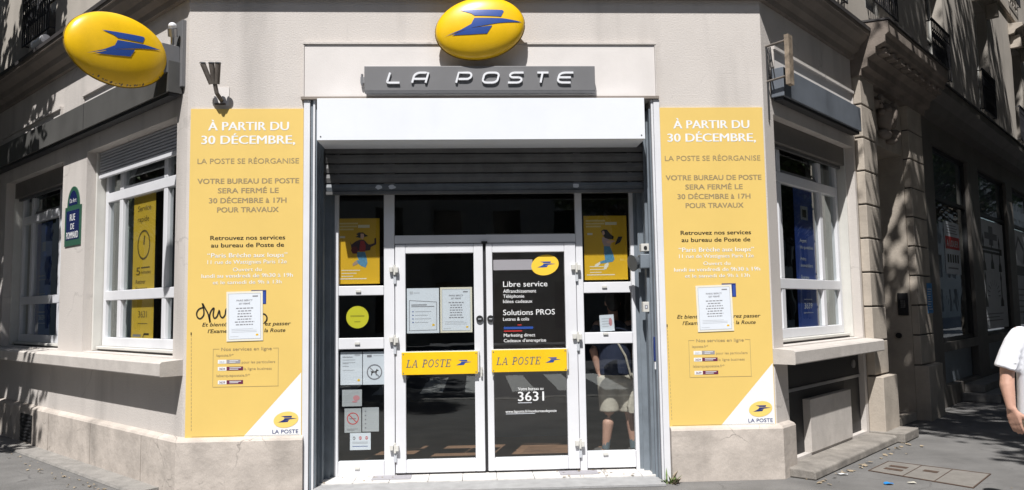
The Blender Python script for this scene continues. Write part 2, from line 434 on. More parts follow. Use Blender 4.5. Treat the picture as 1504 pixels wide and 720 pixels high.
# mouldings
cn = MB(); path = [(p.x, p.y) for p in (LF(-LEND, 0, 0), LF(0, 0, 0), RF(0, 0, 0), RF(2.66, 0, 0))]
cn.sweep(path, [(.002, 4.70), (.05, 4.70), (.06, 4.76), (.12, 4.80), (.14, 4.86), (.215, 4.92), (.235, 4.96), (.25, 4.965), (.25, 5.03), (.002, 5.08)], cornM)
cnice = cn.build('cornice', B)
ld = MB(); ld.sweep(path, [(.01, 5.085), (.262, 5.035), (.262, 5.0), (.268, 5.0), (.27, 5.045), (.01, 5.10)], leadM); ld.build('flashing', cnice)
pl = MB()
pl.sweep([(p.x, p.y) for p in (LF(-LEND, 0, 0), LF(0, 0, 0), FF(-1.60, 0, 0))], [(.001, .001), (.07, .001), (.07, .475), (.055, .495), (.001, .515)], plinthM)
pl.sweep([(p.x, p.y) for p in (FF(1.85, 0, 0), RF(0, 0, 0), RF(.27, 0, 0))], [(.001, .001), (.07, .001), (.07, .475), (.055, .495), (.001, .515)], plinthM)
pl.build('plinth', B)
# wall recesses behind shutters etc: fascia over the door
fp = MB(); fp.box(FF, -1.61, 1.81, .001, .03, 3.72, 4.235, stuccoW)
for a in ((-1.625, 1.825, .001, .045, 4.237, 4.255), (-1.64, 1.84, .001, .05, 3.69, 3.716)): fp.box(FF, *a, cornM if a[4] < 4 else stucco)
fp.box(FF, -1.625, -1.612, .001, .04, 3.72, 4.236, stucco); fp.box(FF, 1.812, 1.825, .001, .04, 3.72, 4.236, stucco)
fp.build('fascia_panel', B)
for fr, a, b in ((LF, -2.66, -.24), (LF, -5.9, -3.47), (RF, .24, 2.56)):
    sp = MB(); sp.box(fr, a, b, .001, .014, 3.9, 4.25, stuccoW); sp.box(fr, a-.02, b+.02, .001, .045, 4.252, 4.285, stucco)
    sp.box(fr, a-.02, a-.002, .001, .03, 3.9, 4.25, stucco); sp.box(fr, b+.002, b+.02, .001, .03, 3.9, 4.25, stucco)
    sp.build('raised_panel', B)
# stone window sills
for fr, a, b in ((LF, -9, .0), (RF, -.02, 2.66)):
    m = MB(); m.prism(Fr(fr(0, 0, 0), fr.N, -fr.U), [(-.2, 1.08), (.21, 1.08), (.215, 1.09), (.215, 1.20), (.2, 1.215), (-.2, 1.242)], -b, -a, stone)
    o = m.build('window_sill', B); o['label'] = 'long pale stone sill under the left windows' if fr is LF else 'short pale stone sill above the black cellar panels'
# awning boxes
ab = MB(); ab.box(LF, -9, -.10, .015, .15, 3.775, 4.08, bandM)
ab.box(LF, -9, -.12, .03, .13, 3.74, 3.774, darkM)
for u in (-2.3, -4.1): ab.box(LF, u-.004, u+.004, .1505, .1525, 3.775, 4.08, darkM)
ab.build('awning_box', B, bevel=.006)
ab = MB(); ab.box(RF, .16, 2.46, .015, .15, 3.735, 4.03, mk('awning_box_slate', (.17, .19, .22), .45, .15, 2, streak=.3)); ab.box(RF, .18, 2.44, .03, .13, 3.70, 3.734, darkM)
ab.build('awning_box', B, bevel=.006)
# cellar panels on the right wing
cp = MB(); cp.box(RF, .302, 2.548, -.10, -.06, .80, 1.058, blackP); cp.box(RF, .302, 2.548, -.10, -.045, .765, .798, steel)
cp.box(RF, .302, .80, -.10, -.065, .122, .763, blackP); cp.box(RF, 2.02, 2.548, -.10, -.065, .122, .763, blackP)
cp.box(RF, .802, 2.018, -.10, .012, .122, .66, stone); cp.box(RF, .802, 2.018, -.10, -.066, .662, .763, blackP)
cp.tube([RF(2.35, -.061, .93), RF(2.35, -.045, .93)], .05, steel, 14)
cp.tube([RF(.40, -.066, .46), RF(.40, -.04, .46)], .014, steel, 8)
cp.build('cellar_panel', B)
pj = MB()
for u in (-.72, -2.05, -3.4, -5.2): pj.box(LF, u-.004, u+.004, .0702, .0712, .03, .472, cornM)
pj.build('stone_joint', B)
vt = MB(); vt.box(LF, -4.45, -4.0, .07, .078, .05, .40, blackP)
for i in range(7): vt.box(LF, -4.43, -4.02, .079, .088, .075+i*.045, .093+i*.045, darkM)
vt.build('vent_grille', B)

# ---- wing windows
def window(fr, a, b, flip, shutter, name_label=None, banner=None):
    """a<b; flip: wide pane order mirrored"""
    o0, o1 = -.27, -.20
    zb, zm, zt, zh = 1.295, 1.88, 3.03, 3.565
    f = MB()
    f.box(fr, a+.002, a+.036, -.25, -.10, 1.244, 3.578, offw); f.box(fr, b-.036, b-.002, -.25, -.10, 1.244, 3.578, offw)   # guide profiles
    for x in (a+.075, a+.1): pass
    A, Bb = a+.052, b-.052
    if flip: mu = [A+.46, A+1.62]
    else: mu = [A+.50, A+1.68]
    f.box(fr, A, A+.075, o0, o1, zb, 3.578, white); f.box(fr, Bb-.075, Bb, o0, o1, zb, 3.578, white)
    for (z0, z1) in ((zb, zb+.10), (zm-.06, zm+.05), (zt-.055, zt+.055)): f.box(fr, A+.0755, Bb-.0755, o0+.002, o1+.004, z0, z1, white)
    for x in mu:
        for (z0, z1) in ((zb+.101, zm-.061), (zm+.051, zt-.056), (zt+.056, 3.33)): f.box(fr, x-.045, x+.045, o0+.004, o1, z0, z1, white)
    f.box(fr, A, Bb, o0, -.13, 1.262, zb-.002, offw); f.box(fr, A, Bb, o0, -.15, 1.243, 1.261, darkM)
    w_ = f.build('window', B, bevel=.006)
    p = MB()
    xs = [A+.075, mu[0]-.045, mu[0]+.045, mu[1]-.045, mu[1]+.045, Bb-.075]
    for i in (0, 2, 4):
        for (z0, z1) in ((zb+.1, zm-.06), (zm+.05, zt-.055), (zt+.055, 3.5)): p.rect(fr, xs[i], xs[i+1], z0, z1, -.235, G_win)
    p.build('pane', w_)
    # tilted vent sash at the top of the middle bay
    v = MB(); P0, P1 = mu[0]+.05, mu[1]-.05
    for (u0, u1, z0, z1) in ((P0, P1, 0, .035), (P0, P1, .40, .435), (P0, P0+.035, .0355, .3995), (P1-.035, P1, .0355, .3995)):
        tl = Fr(fr(0, -.24, zt+.06), fr.U, fr.N); k = -.32
        pts = [tl(u, oo+k*z, z) for z in (z0, z1) for oo in (-.02, .02) for u in (u0, u1)]
        v.mesh(pts, [(2, 3, 1, 0), (4, 5, 7, 6), (0, 1, 5, 4), (6, 7, 3, 2), (4, 6, 2, 0), (1, 3, 7, 5)], white if shutter else greyMetal)
    v.build('vent_sash', w_)
    r = MB()
    if shutter:
        n = 8; z0, z1 = 3.30, 3.578
        for i in range(n): zz = z0+(z1-z0)*i/n; r.prism(Fr(fr(0, 0, 0), fr.N, -fr.U), [(-.15, zz+.002), (-.122, zz+.006), (-.122, zz+.026), (-.15, zz+.0335)], -(Bb-.003), -(A+.003), mk('light_grey_slat', (.46, .47, .50), .5, .05))
        r.box(fr, A+.002, Bb-.002, -.155, -.115, 3.262, 3.298, white)
    else:
        r.box(fr, A+.002, Bb-.002, -.19, -.10, 3.36, 3.578, mk('shutter_housing', (.17, .155, .14), .6, .1)); r.box(fr, A+.002, Bb-.002, -.185, -.15, 3.325, 3.358, slateD)
    r.build('roller_shutter', w_)
    c = MB()
    def drape(u0, u1):
        n = 40; vs = []
        for i in range(n+1):
            u = u0+(u1-u0)*i/n; oo = -.36+.018*sin(u*60+sin(u*17)*2)
            vs += [fr(u, oo, 1.3), fr(u, oo, 3.4)]
        c.mesh(vs, [(2*i, 2*i+2, 2*i+3, 2*i+1) for i in range(n)], curtain)
    if flip: drape(A+.06, mu[0]+.0); drape(mu[1], Bb-.06)
    else: drape(A+.06, mu[0]); drape(mu[1], Bb-.06)
    c.build('curtain', w_)
    return mu
muL1 = window(LF, -WIN[1], -WIN[0], True, True)
muL2 = window(LF, -5.74, -3.38, True, False)
muR = window(RF, WIN[0], WIN[1], False, False)

# ---- interior
IN = [(XL+.1, .505), (XR-.1, .505), (XR+5.6, 6.25), (XL-5.6, 6.25)]     # plan of the room behind the walls
rm = MB(); rm.face([(x, y, .07) for x, y in IN], roomF); rm.build('room_floor', B)
rm = MB(); rm.face([(x, y, 3.66) for x, y in IN[::-1]], roomW); rm.build('room_ceiling', B)
rm = MB(); rm.face([(-9, 6.25, 0), (9, 6.25, 0), (9, 6.25, 3.66), (-9, 6.25, 3.66)], roomW)
rm.build('room_wall', B)
rm = MB(); rm.box(WF, .16, 1.22, -2.5, -2.3, .071, 2.6, roomG); rm.build('room_partition', B)

# ---- entrance: jambs, rails, shutter, box
jt = MB(); jr = MB()
jt.box(FF, -1.615, -1.555, .001, .03, .0, 3.688, white); jt.box(FF, -1.55, -1.53, .001, .012, .0, 3.688, slate); jt.box(FF, -1.528, -1.508, -.03, .022, 0, 3.688, white)
jr.box(FF, 1.785, 1.845, .001, .03, 0, 3.688, white); jr.box(FF, 1.762, 1.782, -.03, .022, 0, 3.688, white)
jt.build('jamb_trim', B, bevel=.004); jr.build('jamb_trim', B, bevel=.004)
for sgn, x0 in ((1, -1.507), (-1, 1.755)):
    gr = MB()
    def bx(d0, d1, y0, y1): gr.box(FF, min(x0+sgn*d0, x0+sgn*d1), max(x0+sgn*d0, x0+sgn*d1), -y1, -y0, .02, 3.6, slate)
    bx(.0, .012, .0, .075); bx(.0, .03, .077, .085); bx(0, .018, .09, .16); bx(0, .045, .162, .17); bx(0, .03, .235, .34); bx(0, .085, .342, .352); bx(0, .072, .354, .415); bx(0, .11, .417, .425)
    gr.build('shutter_rail', B)
sh = MB()
zc_ = 2.83; i = 0
while zc_ < 3.55:
    h = .085 if i == 0 else .098
    sh.prism(Fr((0, 0, 0), (0, -1, 0), (1, 0, 0)), [(-.235, zc_), (-.21, zc_+.004), (-.20, zc_+h*.5), (-.21, zc_+h-.012), (-.232, zc_+h-.004)], -1.46, 1.72, slateD if i else slateB)
    zc_ += h; i += 1
sh.box(FF, -1.45, 1.71, -.25, -.195, 2.80, 2.829, slateD)
sb = sh.build('roller_shutter', B)
for cx in (-.93, -.80, 1.03):
    pts = [(cx+random.uniform(.6, 1)*.045*cos(t), 2.872+random.uniform(.6, 1)*.028*sin(t)) for t in [2*pi*k/11 for k in range(11)]]
    pk = MB(); pk.flat(FF, pts, -.199, ltgr); pk.build('sticker_residue', sb)
bxm = MB(); bxm.box(FF, -1.455, 1.655, -.2, .2, 3.256, 3.655, whiteBox)
for x in (-1.42, 1.62): bxm.tube([FF(x, .2, 3.29), FF(x, .204, 3.29)], .007, darkM, 8)
bxm.build('shutter_box', B, bevel=.006)
cl_ = MB(); cl_.box(FF, -1.5, 1.75, -.49, -.205, 3.56, 3.688, slateD); cl_.build('lintel_panel', B)

# ---- entrance frame
y0, y1 = .42, .485
ef = MB()
def fb(x0, x1, z0, z1, mm=white, d=0.): ef.box(FF, x0, x1, -y1, -y0+d, z0, z1, mm)
fb(-1.40, -1.36, .03, 3.55, white); fb(1.61, 1.65, .03, 3.55)
fb(-.905, -.80, .03, 3.55); fb(1.045, 1.115, .03, 3.55)
fb(-.798, 1.043, 2.325, 2.41)
for z0, z1 in ((.03, .175), (1.275, 1.385), (1.81, 1.905)): fb(-1.358, -.907, z0, z1)
for z0, z1 in ((.05, .215), (1.285, 1.40), (1.80, 1.91)): fb(1.117, 1.608, z0, z1)
fb(-1.358, -.907, 3.3, 3.55); fb(1.117, 1.608, 3.3, 3.55); fb(-.798, 1.043, 3.3, 3.55)
EF = ef.build('entrance_frame', B, bevel=.005)
for x, z in ((-1.16, 1.85), (-1.17, 1.33), (-1.17, .11), (1.33, 1.86), (1.33, 1.385), (1.30, .185)): dr_ = MB(); dr_.box(FF, x-.025, x+.025, -.418, -.405, z-.008, z+.012, offw); dr_.build('drain_cap', EF)
gy = -.45
for r_ in ((-1.358, -.907, .175, 1.275), (-1.358, -.907, 1.385, 1.81), (-1.358, -.907, 1.905, 3.3), (1.117, 1.608, .215, 1.285), (1.117, 1.608, 1.40, 1.80), (1.117, 1.608, 1.91, 3.3), (-.798, 1.043, 2.41, 3.3)):
    pn = MB(); pn.rect(FF, *r_[:2], *r_[2:], gy, G_ent); pn.build('pane', EF)

# ---- doors
def door(x0, x1, hinge_left):
    d = MB(); z0, z1 = .05, 2.318
    s0 = x0+.103; s1 = x1-.095
    if not hinge_left: s0, s1 = x0+.065, x1-.115
    d.box(FF, x0, s0, -.475, -.412, z0, z1, white); d.box(FF, s1, x1, -.475, -.412, z0, z1, white)
    d.box(FF, s0+.0005, s1-.0005, -.475, -.413, 2.225, z1, white); d.box(FF, s0+.0005, s1-.0005, -.475, -.413, z0, .175, white)
    D = d.build('door', B, bevel=.006)
    p = MB(); p.rect(FF, s0, s1, .175, 2.225, gy, G_ent); p.build('pane', D)
    hx = x0-.004 if hinge_left else x1+.004
    for z in (2.06, 1.36, .30):
        h = MB()
        for dx, dz, w2, h2, dd in ((-.035, .005, .036, .05, .035), (.022, -.0, .03, .055, .05)): h.box(FF, hx+dx-w2/2, hx+dx+w2/2, -.411, -.411+dd, z+dz-h2/2, z+dz+h2/2, offw)
        h.tube([FF(hx+.0, -.39, z-.05), FF(hx+.0, -.39, z+.05)], .012, offw, 8)
        h.box(FF, hx-.012, hx+.016, -.411, -.395, z-.14, z-.055, ltgr)
        h.build('hinge', D, bevel=.003)
    lx = x1-.04 if hinge_left else x0+.04
    l = MB(); l.tube([FF(lx, -.411, 1.555), FF(lx, -.395, 1.555)], .036, darkM, 20); l.box(FF, lx-.016, lx+.016, -.3945, -.391, 1.551, 1.559, ltgr)
    l.build('lock', D)
    kx = lx+(.012 if hinge_left else .018)
    l = MB(); l.tube([FF(kx, -.39, 1.075), FF(kx, -.39, .985)], .010, offw, 8); l.box(FF, kx-.012, kx+.012, -.411, -.39, 1.02, 1.04, offw); l.build('handle', D)
    return D, s0, s1
D1, g0, g1 = door(-.792, .094, True)
D2, h0, h1 = door(.124, 1.040, False)
dg = MB(); dg.box(FF, .0945, .1235, -.47, -.44, .05, 2.318, darkM); dg.box(FF, .08, .14, -.41, -.40, 2.322, 2.34, darkM); dg.build('door_gap_seal', B)
for x in (-.83, 1.0): fl = MB(); fl.box(FF, x-.18, x+.2, -.40, -.22, .0315, .037, greypr); fl.build('floor_plate', B)
# vinyl lettering and a plain grey band on the right door
vl = MB(); yo = -.447
def TX(mb, t, x0, x1, base, cap, m, o=yo, bold=0., shear=0., sp_=1., yy=None):
    yy = base
    u0, z = pt(FF, x0, base, o); u1, z1 = pt(FF, x1, base, o); _, zc = pt(FF, (x0+x1)/2, base-cap, o); _, zm = pt(FF, (x0+x1)/2, base, o)
    text(mb, FF, t, u0, u1, zm, zc-zm, o, m, bold, shear, sp_)
for t, a, b, base, cap, bd in (("Libre service", 739, 804, 421, 8.5, .004), ("Affranchissement", 739, 787.5, 430, 5.4, .006), ("Téléphonie", 739, 770, 437.5, 5.2, .006), ("Idées cadeaux", 739, 782, 445, 5.2, .006),
        ("Solutions PROS", 739, 815, 462.5, 8.4, .004), ("Lettres & colis", 739, 777, 471, 5, .006), ("Marketing direct", 740, 786, 494.5, 5, .006), ("Cadeaux d'entreprise", 740, 802, 502.3, 5, .006),
        ("Votre bureau au", 761, 798, 573, 4.6, .01), ("3631", 761, 799, 588.8, 14.3, .012), ("www.laposte.fr/monbureaudeposte", 742.5, 817.5, 605.8, 4.2, .012)):
    TX(vl, t, a, b, base, cap, wprint, bold=bd)
def PR(mb, x0, x1, ya, yb, m, o=yo):
    u0, z1 = pt(FF, x0, (ya+yb)/2, o); u1, _ = pt(FF, x1, (ya+yb)/2, o); zt_ = pt(FF, (x0+x1)/2, ya, o)[1]; zb_ = pt(FF, (x0+x1)/2, yb, o)[1]
    mb.rect(FF, u0, u1, zb_, zt_, o, m)
PR(vl, 740, 783, 480, 483.4, emb); PR(vl, 740, 767, 485.6, 487, redp); PR(vl, 760, 766, 476.8, 478, redp)
PR(vl, 761, 781, 591, 592.2, ltgr); PR(vl, 743, 786, 607.2, 608.2, ltgr)
PR(vl, 724.5, 782, 381.5, 396.7, greypr)  # plain grey band across the upper door glass, not lettering
vl.build('band_and_vinyl_lettering', D2)

# ================================================================== INFORMATION PANELS
def info_panel(dx, label, graffiti):
    T = thing('info_panel', label, 'info panel', (dx-2.15, -.02, .497))
    b = MB(); zt_, zb_ = 3.607, .497
    X0, X1 = dx-2.686, dx-1.620
    b.box(FF, X0, X1, .001, .014, zb_, zt_, yellow)
    b.build('board', T)
    p = MB(); o = .0155
    fx = Fr(FF.O+FF.U*dx, FF.U, FF.N)
    def tt(t, a, c, base, cap, m, bd=0., shr=0.):
        u0, _ = pt(FF, a, base, o); u1, _ = pt(FF, c, base, o); z = pt(FF, 362, base, o)[1]; zc = pt(FF, 362, base-cap, o)[1]
        text(p, fx, t, u0, u1, z, zc-z, o, m, bd, shr)
    B_ = .028
    tt("À PARTIR DU", 306, 424, 191.5, 13, wprint, B_); tt("30 DÉCEMBRE,", 296, 433, 211.5, 13, wprint, B_)
    tt("LA POSTE SE RÉORGANISE", 290, 439, 240.3, 8, gbr, .004)
    tt("VOTRE BUREAU DE POSTE", 290, 439, 269.5, 7.8, gbr, B_); tt("SERA FERMÉ LE", 320, 409, 283.5, 7.8, gbr, B_)
    tt("30 DÉCEMBRE à 17H", 307, 420.5, 298, 7.8, gbr, B_); tt("POUR TRAVAUX", 319, 409, 311.6, 7.8, gbr, B_)
    tt("Retrouvez nos services", 309, 418.6, 352.2, 6.6, blk, .024); tt("au bureau de Poste de", 310, 417, 363, 6.6, blk, .024)
    tt("“Paris Brèche aux loups”", 304.7, 422, 378, 6.8, wprint, .012); tt("11 rue de Wattignies Paris 12e", 304.7, 421, 387.4, 6, wprint, .004)
    tt("Ouvert du", 342, 384, 398.5, 5.8, wprint, .004); tt("lundi au vendredi de 9h30 à 19h", 296, 430, 407.6, 6, wprint, .012)
    tt("et le samedi de 9h à 13h", 312.5, 413.5, 417, 5.6, wprint, .006)
    tt("Et bientôt, vous pourrez passer", 297, 427, 478.6, 5.8, blk, .014, .22); tt("l'Examen du Code de la Route", 305, 419, 488.4, 5.8, blk, .014, .22)
    tt("Nos services en ligne", 325, 399, 514.8, 5, gbr, .004); tt("laposte.fr*", 318, 343, 523.2, 4, gbr); tt("labanquepostale.fr*", 318, 367, 553, 4, gbr)
    tt("pour les particuliers", 355, 404, 533.8, 4, gbr); tt("la ligne business", 358, 399, 543.6, 4, gbr)
    def rr(x0, x1, ya, yb, m, oo=o):
        u0, _ = pt(FF, x0, ya, oo); u1, _ = pt(FF, x1, ya, oo); z1 = pt(FF, 362, ya, oo)[1]; z0 = pt(FF, 362, yb, oo)[1]
        p.rect(fx, u0, u1, z0, z1, oo, m)
    for x0, x1, ya, yb in ((313, 322, 511.8, 512.3), (401, 409, 511.8, 512.3), (313, 409, 567.6, 568.1), (313, 313.5, 512, 568), (408.6, 409.1, 512, 568)): rr(x0, x1, ya, yb, gbr)
    for ya, m, xe, num in ((528, greypr, 353, "3631"), (538.3, maroon, 357, "3634"), (558.2, maroon, 357, "3639")):
        rr(320, 332.6, ya, ya+5.6, wprint); rr(333, xe, ya, ya+5.6, m)
        o += .001; tt(num, 322, 330.5, ya+4.4, 3.2, maroon if m is maroon else ltgr, .01); rr(337, xe-3, ya+1.2, ya+2.1, wprint, o); rr(337, xe-7, ya+3.3, ya+4.2, wprint, o); o -= .001
    for i in range(26): rr(280.6, 281.3, 490+i*5.5, 490+i*5.5+3.6, gbr)
    rr(280, 281.6, 487, 491, blk)
    rr(281, 440, 639.8, 640.2, gbr)
    rr(369, 391, 426.5, 447, navy); rr(386, 390, 429, 446, bannerB, o+.001)
    u1 = X1-.012-dx
    p.flat(fx, [(X1-dx-.53, .512), (X1-dx-.006, .512), (X1-dx-.006, 1.09)], o, wprint)
    p.build('printed_text', T)
    e = MB(); oc = o+.002; cu, cz = pt(FF, 420, 616.5, oc); rx = .115
    e.flat(fx, ellipse(cu, cz, rx, .073, R(9)), oc, mk('logo_yellow', (.82, .60, .16), .5, .02)); emblem(e, fx, cu, cz, .105, oc+.001, navy, .95)
    e.build('logo', T)
    e = MB(); ua, za = pt(FF, 400, 637, oc); ub, _ = pt(FF, 438, 637, oc); text(e, fx, "LA POSTE", ua, ub, za, .036, oc, navy, .004); e.build('logo_lettering', T)
    if graffiti:
        gmb = MB(); ps = [(122, 176), (95, 186), (80, 210), (84, 236), (102, 246), (122, 226), (124, 196), (116, 152), (132, 182), (150, 216), (163, 268), (160, 230), (168, 200), (187, 180), (182, 222), (190, 243), (206, 232), (220, 196), (226, 226), (240, 240), (256, 222), (262, 190), (280, 172)]
        for st in (ps, [(484, 216), (503, 219), (516, 236), (513, 258), (498, 274)]):
            uv = [pt(FF, 270+x/4.233, 410+y/4.233, .017) for x, y in st]; sm = []
            for i in range(len(uv)-1):
                a0 = Vector(uv[max(i-1, 0)]); a1 = Vector(uv[i]); a2 = Vector(uv[i+1]); a3 = Vector(uv[min(i+2, len(uv)-1)])
                for k in range(5):
                    t = k/5; sm.append(.5*((2*a1)+(a2-a0)*t+(2*a0-5*a1+4*a2-a3)*t*t+(3*a1-a0-3*a2+a3)*t**3))
            gmb.ribbon(FF, [(v.x, v.y) for v in sm], .013, .0172, blk)
        go = gmb.build('graffiti', T); go['label'] = 'black marker scrawl'
    return T
info_panel(0, 'tall yellow information panel left of the entrance, scrawled with black graffiti', True)
info_panel(4.5, 'tall yellow information panel right of the entrance, free of graffiti', False)

# ---- paper notices
def sheet(name, label, x0, x1, ya, yb, o, draw, pm, cat='notice', th=.0015, tilt=0., group=None, border=None):
    u0, _ = pt(FF, x0, (ya+yb)/2, o); u1, _ = pt(FF, x1, (ya+yb)/2, o); zt_ = pt(FF, (x0+x1)/2, ya, o)[1]; zb_ = pt(FF, (x0+x1)/2, yb, o)[1]
    cu, cz = (u0+u1)/2, (zt_+zb_)/2; W_, H_ = (u1-u0), (zt_-zb_)
    m = MB(); f = Fr(FF(cu, 0, cz), FF.U, FF.N)
    m.box(f, -W_/2, W_/2, o-th, o, -H_/2, H_/2, border or pm)
    if border: m.rect(f, -W_/2+.018, W_/2-.018, -H_/2+.018, H_/2-.018, o+.0005, pm)
    draw(m, f, W_, H_, o+.0012)
    ob = m.build(name, loc=FF(cu, o, cz)); ob.rotation_euler.y = tilt
    return tag(ob, label, cat, group)
def d_closed(m, f, W_, H_, o):
    text(m, f, "PARIS BERCY", -W_*.22, W_*.22, H_*.30, H_*.036, o, grytxt, .02); text(m, f, "EST FERMÉ", -W_*.15, W_*.15, H_*.235, H_*.036, o, grytxt, .02)
    r_ = random.Random(5)
    for i in range(7):
        z = H_*(.15-.055*i); hw = W_*r_.uniform(.18, .27); k = -hw
        while k < hw: l = min(hw-k, r_.uniform(.012, .03)); m.rect(f, k, k+l, z, z+H_*.02, o, grytxt); k += l+.007
    for i in range(3): m.rect(f, -W_*.36, W_*(.33-.1*(i == 0)), -H_*(.26+.03*i), -H_*(.252+.03*i), o, ltgr)
    m.rect(f, W_*.22, W_*.37, H_*.385, H_*.41, o, grytxt); m.flat(f, ellipse(W_*.34, -H_*.38, .013, .009), o, yelL); m.rect(f, -W_*.4, -W_*.17, -H_*.41, -H_*.402, o, ltgr)
    for a, b, c, d in ((-.44, .44, .452, .456), (-.44, .44, -.456, -.452), (-.44, -.434, -.456, .456), (.434, .44, -.456, .456)): m.rect(f, W_*a, W_*b, H_*c, H_*d, o, grytxt)
sheet('paper_notice', 'cream-bordered white notice taped over the graffiti on the left yellow panel', 332.6, 386, 428, 501, .02, d_closed, paper, border=cream, tilt=R(-.9))
sheet('paper_notice', 'cream-bordered white notice taped on the right yellow panel', 1023.3, 1076.3, 418.8, 487, .02, d_closed, paper, border=cream, tilt=R(-1.3))
gi = -.456
def d_form(m, f, W_, H_, o):
    m.rect(f, -W_*.41, -W_*.31, H_*.37, H_*.43, o, ltgr); m.rect(f, -W_*.29, -W_*.1, H_*.39, H_*.405, o, ltgr)
    m.ribbon(f, [(-W_*.42, H_*.23), (W_*.42, H_*.19), (W_*.42, -H_*.43), (-W_*.42, -H_*.44)], .005, o, grytxt, True)
    m.rect(f, -W_*.36, W_*.12, H_*.12, H_*.14, o, grytxt); m.rect(f, -W_*.36, W_*.35, H_*.085, H_*.10, o, grytxt)
    for k in range(4): m.rect(f, -W_*.33, -W_*.29, -H_*(.03+.08*k), -H_*(.01+.08*k), o, emb); m.rect(f, -W_*.25, W_*(.25-.1*(k % 2)), -H_*(.025+.08*k), -H_*(.012+.08*k), o, ltgr)
    m.flat(f, ellipse(W_*.32, -H_*.32, .014, .01), o, yelL)
sheet('paper_notice', 'white printed form behind the left door glass, beside the cream-bordered sheet', 597.5, 645, 423.5, 489.5, gi, d_form, paper)
sheet('paper_notice', 'cream-bordered closure sheet behind the left door glass', 646.5, 693.5, 422, 488.5, gi, d_closed, paper, border=cream)
def d_lines(m, f, W_, H_, o):
    text(m, f, "Informations", -W_*.4, W_*.05, H_*.33, H_*.04, o, grytxt, .02)
    m.rect(f, W_*.15, W_*.4, H_*.38, H_*.42, o, ltgr)
    r_ = random.Random(2)
    for z in (.25, .17, .14, .06, -.06): m.rect(f, -W_*.4, W_*r_.uniform(-.15, .2), H_*z, H_*(z+.018), o, ltgr)
    m.flat(f, ellipse(W_*.34, -H_*.36, .014, .012), o, yelL)
sheet('paper_notice', 'plain white text notice beside the no-dogs sign, low in the left side pane', 500, 532, 517, 565.5, gi, d_lines, paper)
def d_dog(m, f, W_, H_, o):
    m.rect(f, -W_*.32, -W_*.12, H_*.33, H_*.40, o, grytxt); m.rect(f, -W_*.05, W_*.38, H_*.37, H_*.385, o, ltgr)
    c = (0, -H_*.12); r_ = W_*.31
    m.ribbon(f, ellipse(*c, r_, r_), r_*.16, o, grytxt, True)
    s_ = r_*.62
    dog = [(-.75, .05), (-.95, .35), (-.7, .2), (.25, .2), (.45, .6), (.62, .72), (.6, .5), (.95, .42), (.9, .25), (.6, .2), (.5, -.1), (.55, -.75), (.35, -.75), (.25, -.2), (-.3, -.15), (-.5, -.35), (-.55, -.75), (-.78, -.75), (-.7, -.3)]
    m.flat(f, [(c[0]+x*s_, c[1]+y*s_) for x, y in dog], o, blk)
    m.ribbon(f, [(c[0]-r_*.7, c[1]+r_*.7), (c[0]+r_*.7, c[1]-r_*.7)], r_*.13, o+.0006, grytxt)
sheet('no_dogs_sign', 'white sheet with a crossed-out black dog in a ring', 533, 567, 516.5, 565, gi, d_dog, paper, 'sign')
def d_pink(m, f, W_, H_, o):
    for k in range(6): m.rect(f, -W_*.38, W_*(.35 if k < 1 else 0.0), H_*(.32-.11*k), H_*(.34-.11*k), o, ltgr)
    m.flat(f, ellipse(W_*.22, 0, W_*.17, H_*.16), o, mk('pink_print', (.55, .25, .27), .6, .03)); m.flat(f, ellipse(W_*.14, -H_*.22, W_*.14, H_*.05), o+.0005, MATS['pink_print'])
sheet('sticker', 'small grey sticker with a pink drawing, under the white text notice', 502.5, 531.5, 572.5, 597, gi, d_pink, greyPaper, 'sticker')
def d_nosmoke(m, f, W_, H_, o):
    r_ = W_*.33; m.ribbon(f, ellipse(0, H_*.08, r_, r_), r_*.16, o, redp, True)
    m.rect(f, -r_*.6, r_*.55, H_*.06, H_*.10, o, grytxt); m.ribbon(f, [(-r_*.7, H_*.08+r_*.7), (r_*.7, H_*.08-r_*.7)], r_*.15, o+.0006, redp)
    m.rect(f, -W_*.35, W_*.3, -H_*.36, -H_*.345, o, grytxt); m.rect(f, -W_*.35, W_*.1, -H_*.41, -H_*.395, o, grytxt)
sheet('no_smoking_sign', 'grey card with a red no-smoking ring in the left side pane', 506, 530.5, 600, 635.5, gi, d_nosmoke, greyPaper, 'sign')
def d_icons(m, f, W_, H_, o):
    for k in range(5): m.flat(f, ellipse(-W_*.3, H_*(.34-.17*k), .008, .008), o, grytxt); m.rect(f, -W_*.15, W_*(.35-.07*(k % 2)), H_*(.33-.17*k), H_*(.345-.17*k), o, ltgr)
sheet('paper_notice', 'grey card with a column of icons, right of the no-smoking card', 532, 556.5, 598.5, 634, gi, d_icons, greyPaper)
def d_three(m, f, W_, H_, o):
    for k, c in enumerate((grytxt, redp, redp)): m.flat(f, ellipse(W_*(-.3+.3*k), H_*.2, .014, .016), o, c); m.rect(f, W_*(-.3+.3*k)-.012, W_*(-.3+.3*k)+.010, H_*.2-.004, H_*.2+.004, o+.0006, paper)
    for z in (-.05, -.12, -.3): m.rect(f, -W_*.38, W_*.36, H_*z, H_*(z+.03), o, MATS.get('x') or emb if z < -.2 else ltgr)
sheet('sticker', 'bluish white sticker with three round pictograms, lowest in the left side pane', 514, 544.5, 636, 661, gi, d_three, paper, 'sticker')
def d_ws(m, f, W_, H_, o):
    for k in range(4): m.rect(f, -W_*.35, W_*(.2-.1*(k % 2)), H_*(.25-.16*k), H_*(.29-.16*k), o, ltgr)
    m.flat(f, ellipse(W_*.25, H_*.05, W_*.12, H_*.25), o, MATS['pink_print'])
sheet('sticker', 'tilted white paper slip in the right side pane above the lower crossbar', 881, 902, 462.5, 486.5, gi, d_ws, paper, 'sticker', tilt=R(-3))
